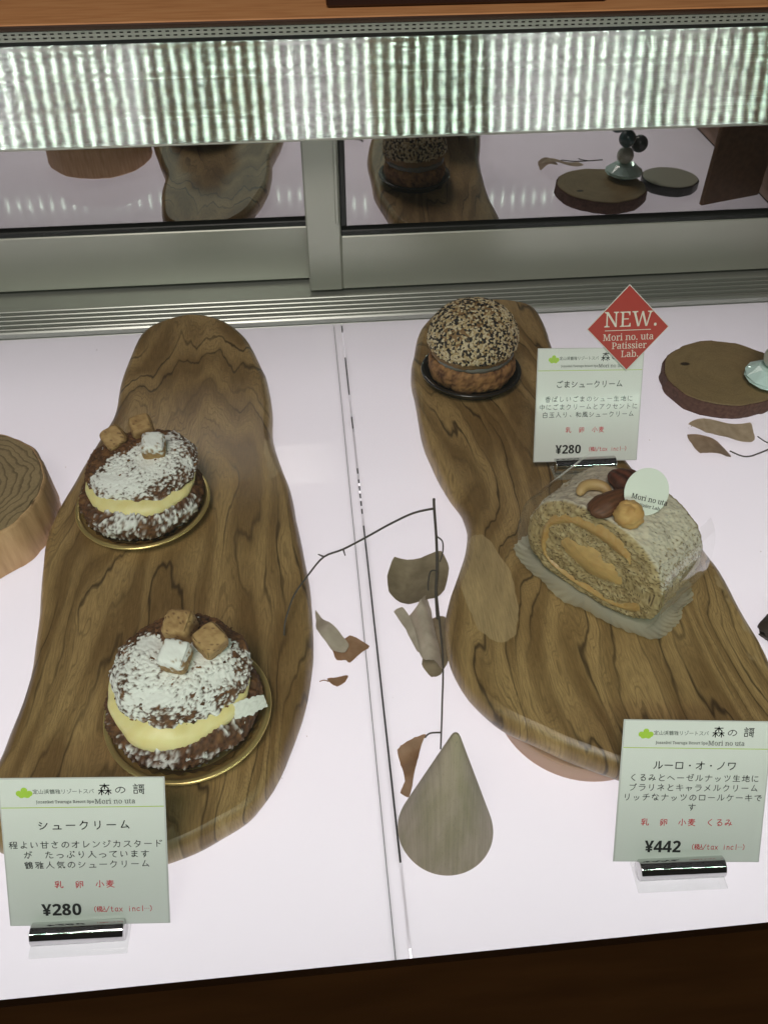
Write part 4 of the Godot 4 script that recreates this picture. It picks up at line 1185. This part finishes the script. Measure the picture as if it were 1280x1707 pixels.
func build_twigs() -> void:
	var bark := mat(lin(0.085, 0.075, 0.062), 0.8)
	var olive := leaf_mat(lin(0.205, 0.160, 0.100), lin(0.32, 0.260, 0.17), 2)
	var grey := leaf_mat(lin(0.40, 0.335, 0.265), lin(0.56, 0.48, 0.39), 4)
	var brown := leaf_mat(lin(0.34, 0.19, 0.10), lin(0.50, 0.31, 0.19), 6, 0.8)
	var t := thing("dried_twig", "thin dried twig with curled grey-green leaves lying beside the right board", "twig")
	stem("stem", plan_path("5.45,28.9 5.35,29.8 5.1,32.8 4.8,35.4 4.4,37.7 4.2,39.9", [0.022, 0.021, 0.020, 0.019, 0.017, 0.015]), 0.0011, 0.0009, t, bark)
	stem("side_branch", plan_path("5.3,29.8 3.7,30.3 1.8,31.5 -0.1,32.9 -1.8,34.1 -3.2,34.9 -4.3,36.7 -5.3,38.6 -5.8,40.0 -6.0,40.6 -6.1,41.2", [0.0205, 0.022, 0.024, 0.026, 0.028, 0.030, 0.033, 0.035, 0.033, 0.030, 0.0255]), 0.0009, 0.0005, t, bark)
	stem("spur", plan_path("-1.8,34.1 -1.7,34.6", [0.028, 0.0265]), 0.0007, 0.0004, t, bark)
	stem("spur", plan_path("-3.2,34.9 -3.6,34.7", [0.030, 0.031]), 0.0008, 0.0004, t, bark)
	stem("side_branch", plan_path("4.45,37.2 4.35,39.4 4.1,43.3 3.6,46.5 3.3,48.3 3.15,49.2", [0.0178, 0.0155, 0.0135, 0.0120, 0.0085, 0.0052]), 0.0007, 0.0005, t, bark)
	stem("petiole", plan_path("5.15,32.7 5.5,33.2 5.4,34.1 5.1,34.8", [0.0200, 0.0195, 0.0180, 0.0150]), 0.0006, 0.0005, t, bark)
	stem("petiole", plan_path("4.7,36.0 4.2,36.3 3.9,37.3 3.8,38.0", [0.0195, 0.0225, 0.0225, 0.0225]), 0.0006, 0.0005, t, bark)
	stem("petiole", plan_path("3.3,48.25 2.6,48.3 2.25,48.6", [0.0085, 0.0095, 0.0100]), 0.0006, 0.0005, t, bark)
	part("leaf", leaf_mesh(cm("1.9,33.8 3.8,33.9 5.3,34.0 5.7,35.4 5.1,37.3 4.3,38.2 2.6,38.3 1.8,37.7 1.2,36.9 1.2,35.5"), 0.0100, func(p): return 0.0035 * sin(p.x * 130 + p.y * 40) + 60.0 * (p - Vector2(0.034, 0.360)).length_squared() * 0.15 - 0.002), olive, t)
	part("leaf", leaf_mesh(cm("3.7,37.7 3.9,38.9 3.9,40.3 4.0,41.8 4.0,44.0 3.3,43.4 2.8,42.9 2.5,41.6 2.4,40.6 2.1,39.5 3.2,38.6"), 0.0160, func(p): return 0.0090 * absf(sin((p.x - 0.0335 - 0.06 * (p.y - 0.41)) * 150)) * -1.0 + 0.004 + 0.02 * (0.41 - p.y)), grey, t)
	part("leaf", leaf_mesh(cm("1.3,39.3 1.9,39.1 2.3,40.1 2.5,41.6 2.6,43.1 2.4,42.9 1.9,41.0"), 0.0170, func(p): return 0.25 * (p.x - 0.019) + 0.003), grey, t)
	part("leaf", leaf_mesh(cm("4.0,39.3 4.8,39.5 4.9,40.9 4.5,43.1 3.9,43.9 3.3,43.8 2.8,42.7 3.3,41.3"), 0.0050, func(p): return 0.004 * sin(p.x * 160) + 0.002), olive, t)
	part("leaf", leaf_mesh(cm("2.3,48.5 1.6,48.6 1.0,48.8 0.5,49.1 0.6,49.8 0.7,50.5 0.7,51.3 0.4,51.8 0.9,52.1 1.2,51.3 1.6,50.1 2.0,49.0"), 0.0080, func(p): return 0.35 * (p.x - 0.010) + 0.0025 * sin(p.y * 260 + p.x * 120)), brown, t)
	t = thing("dried_leaf", "curled dry leaf, half grey and half brown, beside the left board", "leaf", Vector3.ZERO, "loose dried leaves")
	part("grey_fold", leaf_mesh(cm("-4.0,38.2 -3.5,39.1 -2.7,40.1 -1.9,41.0 -2.2,41.7 -3.1,41.6 -3.7,40.8 -4.0,40.1"), 0.0120, func(p): return 0.16 * (-0.022 - p.x) + 0.003 * sin((p.x + p.y) * 140)), grey, t)
	part("brown_fold", leaf_mesh(cm("-3.1,40.8 -2.6,40.7 -1.8,40.3 -1.4,40.4 -0.5,40.9 -1.2,41.6 -1.9,42.3 -2.2,42.1 -2.8,41.9"), 0.0030, func(p): return 0.0030 * sin((p.x + 0.03) * 150) + 0.15 * (0.42 - p.y)), brown, t)
	t = thing("dried_leaf", "tiny brown leaf with a curled stalk on the shelf", "leaf", Vector3.ZERO, "loose dried leaves")
	part("blade", leaf_mesh(cm("-3.5,43.3 -2.9,43.1 -2.4,43.0 -2.1,43.1 -2.3,43.5 -2.9,43.8 -3.3,43.6"), 0.0022, func(p): return 0.0012 * sin(p.x * 300)), brown, t)
	stem("stalk", plan_path("-3.4,43.45 -3.7,43.3 -4.0,43.35", [0.0024, 0.0020, 0.0016]), 0.0004, 0.0003, t, brown)
	t = thing("dried_leaf", "folded tan leaf on a forked stalk below the right wood slice", "leaf", Vector3.ZERO, "loose dried leaves")
	part("blade", leaf_mesh(cm("28.5,21.0 29.4,20.7 31.6,20.8 34.2,20.8 34.1,21.8 34.0,22.6 33.5,22.9 31.6,22.6 30.6,22.6 29.6,22.3"), 0.0120, func(p): return 0.004 * sin((p.x - 0.28) * 90) + 0.15 * (0.225 - p.y)), leaf_mat(lin(0.50, 0.38, 0.26), lin(0.68, 0.55, 0.40), 12, 0.7), t)
	part("fold", leaf_mesh(cm("28.6,21.2 29.8,22.0 30.8,22.5 31.6,23.9 30.8,24.4 29.6,24.2 28.8,23.8 28.6,22.8"), 0.0040, func(p): return 0.006 * cos((p.x - 0.298) * 110)), leaf_mat(lin(0.34, 0.24, 0.16), lin(0.50, 0.37, 0.26), 13, 0.6), t)
	stem("stalk", plan_path("31.4,23.7 32.2,24.3 33.0,24.3 33.9,24.0 35.6,23.5 37.5,23.2", [0.006, 0.005, 0.004, 0.004, 0.006, 0.008]), 0.0006, 0.0008, t, bark)
	stem("stalk", plan_path("34.0,22.8 34.7,23.2 35.6,23.5", [0.0125, 0.009, 0.0064]), 0.0005, 0.0006, t, bark)
	# pine cone at the right edge
	t = thing("pine_cone", "dark brown pine cone just showing at the right edge", "pine cone", Vector3(0.2790, 0.0158, 0.4300))
	var scale_mesh := grid(10, 5, func(u, v):
		var a: float = u * TAU; var b: float = (v - 0.5) * PI
		return [Vector3(cos(a) * cos(b) * 0.0058, sin(b) * 0.0014, sin(a) * cos(b) * 0.0052)], true)
	var dark := mat(lin(0.035, 0.024, 0.018), 0.7)
	for k in 54:
		var f := k / 53.0
		var rad := 0.0150 * sin(lerpf(0.25, 2.75, f)) + 0.001
		var a := k * 2.39996
		part("scale", scale_mesh, dark, t, Vector3(lerpf(-0.020, 0.020, f), cos(a) * rad * 0.9, sin(a) * rad), Vector3(a, 0, 0.5))
	part("core", lathe([Vector2(0.0003, -0.021), Vector2(0.006, -0.016), Vector2(0.0095, 0), Vector2(0.006, 0.016), Vector2(0.0003, 0.021)], 20), dark, t, Vector3.ZERO, Vector3(0, 0, -PI / 2))

func build_ornament() -> void:
	var t := thing("glass_ornament", "stack of coloured glass balls on a faceted crystal foot", "ornament", Vector3(0.3790, 0.0158, 0.1580))
	var crystal := mat(Color(0.86, 0.97, 0.95, 1), 0.0)
	crystal.refraction_enabled = true
	crystal.refraction_scale = 0.05
	var faces := []
	var rings := [[0.012, 0.0], [0.0235, 0.006], [0.0235, 0.009], [0.013, 0.0165]]
	for j in rings.size() - 1:
		for k in 12:
			var p := func(ri: int, kk: int) -> Vector3:
				var a := TAU * (kk + 0.5 * (ri % 2)) / 12
				return Vector3(cos(a) * rings[ri][0], rings[ri][1], sin(a) * rings[ri][0])
			faces.append([p.call(j, k), p.call(j, k + 1), p.call(j + 1, k)])
			faces.append([p.call(j, k + (1 if j % 2 == 0 else 1)), p.call(j + 1, k + 1), p.call(j + 1, k)])
	var bottom := []; var lid := []
	for k in 12:
		var a := TAU * k / 12
		bottom.append(Vector3(cos(a) * 0.012, 0, sin(a) * 0.012))
		var b := TAU * (k + 0.5) / 12
		lid.append(Vector3(cos(b) * 0.013, 0.0165, sin(b) * 0.013))
	faces.append(bottom); faces.append(lid)
	part("crystal_foot", hull(faces), crystal, t)
	var ball := SphereMesh.new()
	ball.radius = 0.0105; ball.height = 0.021; ball.radial_segments = 40; ball.rings = 20
	var pearl := mat(lin(0.55, 0.55, 0.47), 0.12)
	pearl.clearcoat_enabled = true
	var teal := mat(lin(0.02, 0.075, 0.085), 0.06)
	teal.clearcoat_enabled = true
	var smoke := mat(lin(0.05, 0.055, 0.055), 0.05)
	part("glass_ball", ball, pearl, t, Vector3(-0.002, 0.0272, 0))
	part("glass_ball", ball, teal, t, Vector3(-0.0035, 0.0480, 0.0))
	part("glass_ball", ball, smoke, t, Vector3(-0.002, 0.0688, 0.001))
	part("glass_ball", ball, pearl, t, Vector3(0.0005, 0.0896, 0.0))
	part("glass_ball", ball, smoke, t, Vector3(0.0165, 0.0380, 0.008))
	part("glass_ball", ball, teal, t, Vector3(-0.0120, 0.0600, 0.0165))

# ------------------------------------------------------------------ scene
const LAMP_BARS := [0.11, 0.25, 0.37, 0.48, 0.57, 0.66]
const SHELF_ENERGY := 0.0285
const LED_ENERGY := 0.0024
const LED_COLOR := Color(0.89, 1.0, 0.92)
const ROOM_ENERGY := 2.9

func _ready() -> void:
	rng.seed = 5
	var cam := Camera3D.new()
	cam.name = "camera"
	cam.fov = 62.03
	cam.near = 0.01
	cam.far = 30.0
	cam.position = Vector3(-0.0288, 0.4708, 0.7582)
	cam.rotation = Vector3(-0.7725, -0.0954, 0.0014)
	add_child(cam)
	cam.current = true
	var env := Environment.new()
	env.background_mode = Environment.BG_COLOR
	env.background_color = lin(0.010, 0.009, 0.008)
	env.tonemap_mode = Environment.TONE_MAPPER_LINEAR
	env.tonemap_exposure = 1.0
	env.sdfgi_enabled = true
	env.ssao_enabled = true
	env.ssil_enabled = true
	var we := WorldEnvironment.new()
	we.name = "environment"
	we.environment = env
	add_child(we)
	area_light(self, "room_lamp", Vector3(-0.4, 2.2, 1.6), Vector2(0.8, 0.8), Vector3(0.2, -1.0, -0.72), ROOM_ENERGY, Color(1.0, 0.97, 0.94))

	build_materials()
	build_shelf()
	build_case()
	build_lamps()
	build_boards()
	build_wood_pieces()

	M.crust = vmat(0.75)
	M.seedy = vmat(0.6)
	M.custard = vmat(0.42, 0.10)
	M.cake = vmat(0.85)
	M.liner = mat(lin(0.20, 0.115, 0.03), 0.45)
	M.paper = mat(lin(0.66, 0.65, 0.53, 0.62), 0.5)
	M.paper.transparency = BaseMaterial3D.TRANSPARENCY_ALPHA
	M.paper.backlight_enabled = true
	M.paper.backlight = Color(0.6, 0.6, 0.5)
	var top := 0.0226
	pastry_cup("gold_cup", "round gold cup under the farther custard puff", M.gold, Vector3(-0.1640, top, 0.2810), 0.0495, 0.0085)
	pastry_cup("gold_cup", "round gold cup under the nearer custard puff", M.gold, Vector3(-0.1180, top, 0.4660), 0.0495, 0.0085)
	cream_puff("farther custard cream puff, sugared lid tilted over a neat cream band", Vector3(-0.1630, top + 0.0018, 0.2800), 0.10, 101, {
		"cream_at": Vector3(0.0015, 0.0205, -0.0020), "cream_turn": Vector3(0.10, 0, 0.03), "cream_scale": Vector3(0.98, 0.80, 0.90), "bulge": 0.001, "bulge_at": 1.5,
		"lid_at": Vector3(0.0035, 0.0312, -0.0070), "lid_turn": Vector3(0.16, 0, 0.05), "lid_scale": Vector3(0.93, 0.62, 0.78), "bare": -0.006, "lean": 0.55, "base_sugar": -0.10,
		"cubes": [[Vector3(-0.0135, 0.0488, -0.0245), Vector3(0.5, 0.6, 0.4), 0.0165, 1, false], [Vector3(0.0065, 0.0513, -0.0300), Vector3(0.2, 0.2, 0.1), 0.0165, 2, false], [Vector3(0.0150, 0.0523, -0.0060), Vector3(0.25, -0.1, -0.1), 0.0165, 3, true]]})
	cream_puff("nearer custard cream puff, cream spilling out at the front", Vector3(-0.1195, top + 0.0018, 0.4640), 0.0, 202, {
		"cream_at": Vector3(-0.0010, 0.0200, -0.0020), "cream_turn": Vector3(0.10, 0, 0.0), "cream_scale": Vector3(1.0, 0.85, 0.92), "bulge": 0.0045, "bulge_at": 1.85,
		"lid_at": Vector3(0.0010, 0.0315, -0.0065), "lid_turn": Vector3(0.16, 0.3, -0.02), "lid_scale": Vector3(0.92, 0.64, 0.82), "bare": -0.014, "lean": -0.50, "base_sugar": -0.24,
		"flake": Vector3(0.0400, 0.0260, 0.0165),
		"cubes": [[Vector3(0.0025, 0.0538, -0.0225), Vector3(0.1, -0.25, 0.1), 0.0170, 1, false], [Vector3(0.0205, 0.0538, -0.0110), Vector3(0.3, 0.75, 0.15), 0.0165, 2, false], [Vector3(0.0015, 0.0548, -0.0010), Vector3(0.25, -0.30, -0.1), 0.0165, 3, true]]})
	var sz := 0.1425
	pastry_cup("black_cup", "black plastic cup under the sesame puff", M.black_plastic, Vector3(0.107, 0.0228 + TILT * sz, sz), 0.0440, 0.0095, TILT, false)
	sesame_puff(Vector3(0.107, 0.0246 + TILT * sz, sz - 0.001))
	var rc := Vector3(0.1365, 0, 0.4070)
	var turn := deg_to_rad(-50.0)
	cake_paper(Vector3(rc.x, 0.0229 + TILT * rc.z, rc.z), turn)
	roll_cake(Vector3(rc.x, 0.0240 + TILT * rc.z, rc.z), turn)
	build_cards()
	build_twigs()
	build_ornament()
	# a few stray crumbs on the shelf
	var places := []; var colors := []
	for k in 46:
		var p := Vector3(rng.randf_range(-0.30, 0.30), 0.0004, rng.randf_range(0.02, 0.62))
		places.append(Transform3D(Basis.from_euler(Vector3(rng.randf() * 6, rng.randf() * 6, rng.randf() * 6)).scaled(Vector3.ONE * rng.randf_range(0.0002, 0.0006)), p))
		colors.append(Color(0.10, 0.05, 0.02).lerp(Color(0.5, 0.4, 0.25), rng.randf()))
	var loose := scatter("loose_crumbs", chunk_mesh(9), M.crust, self, places, colors)
	tag(loose, "tiny brown crumbs scattered over the glowing shelf", "crumbs")
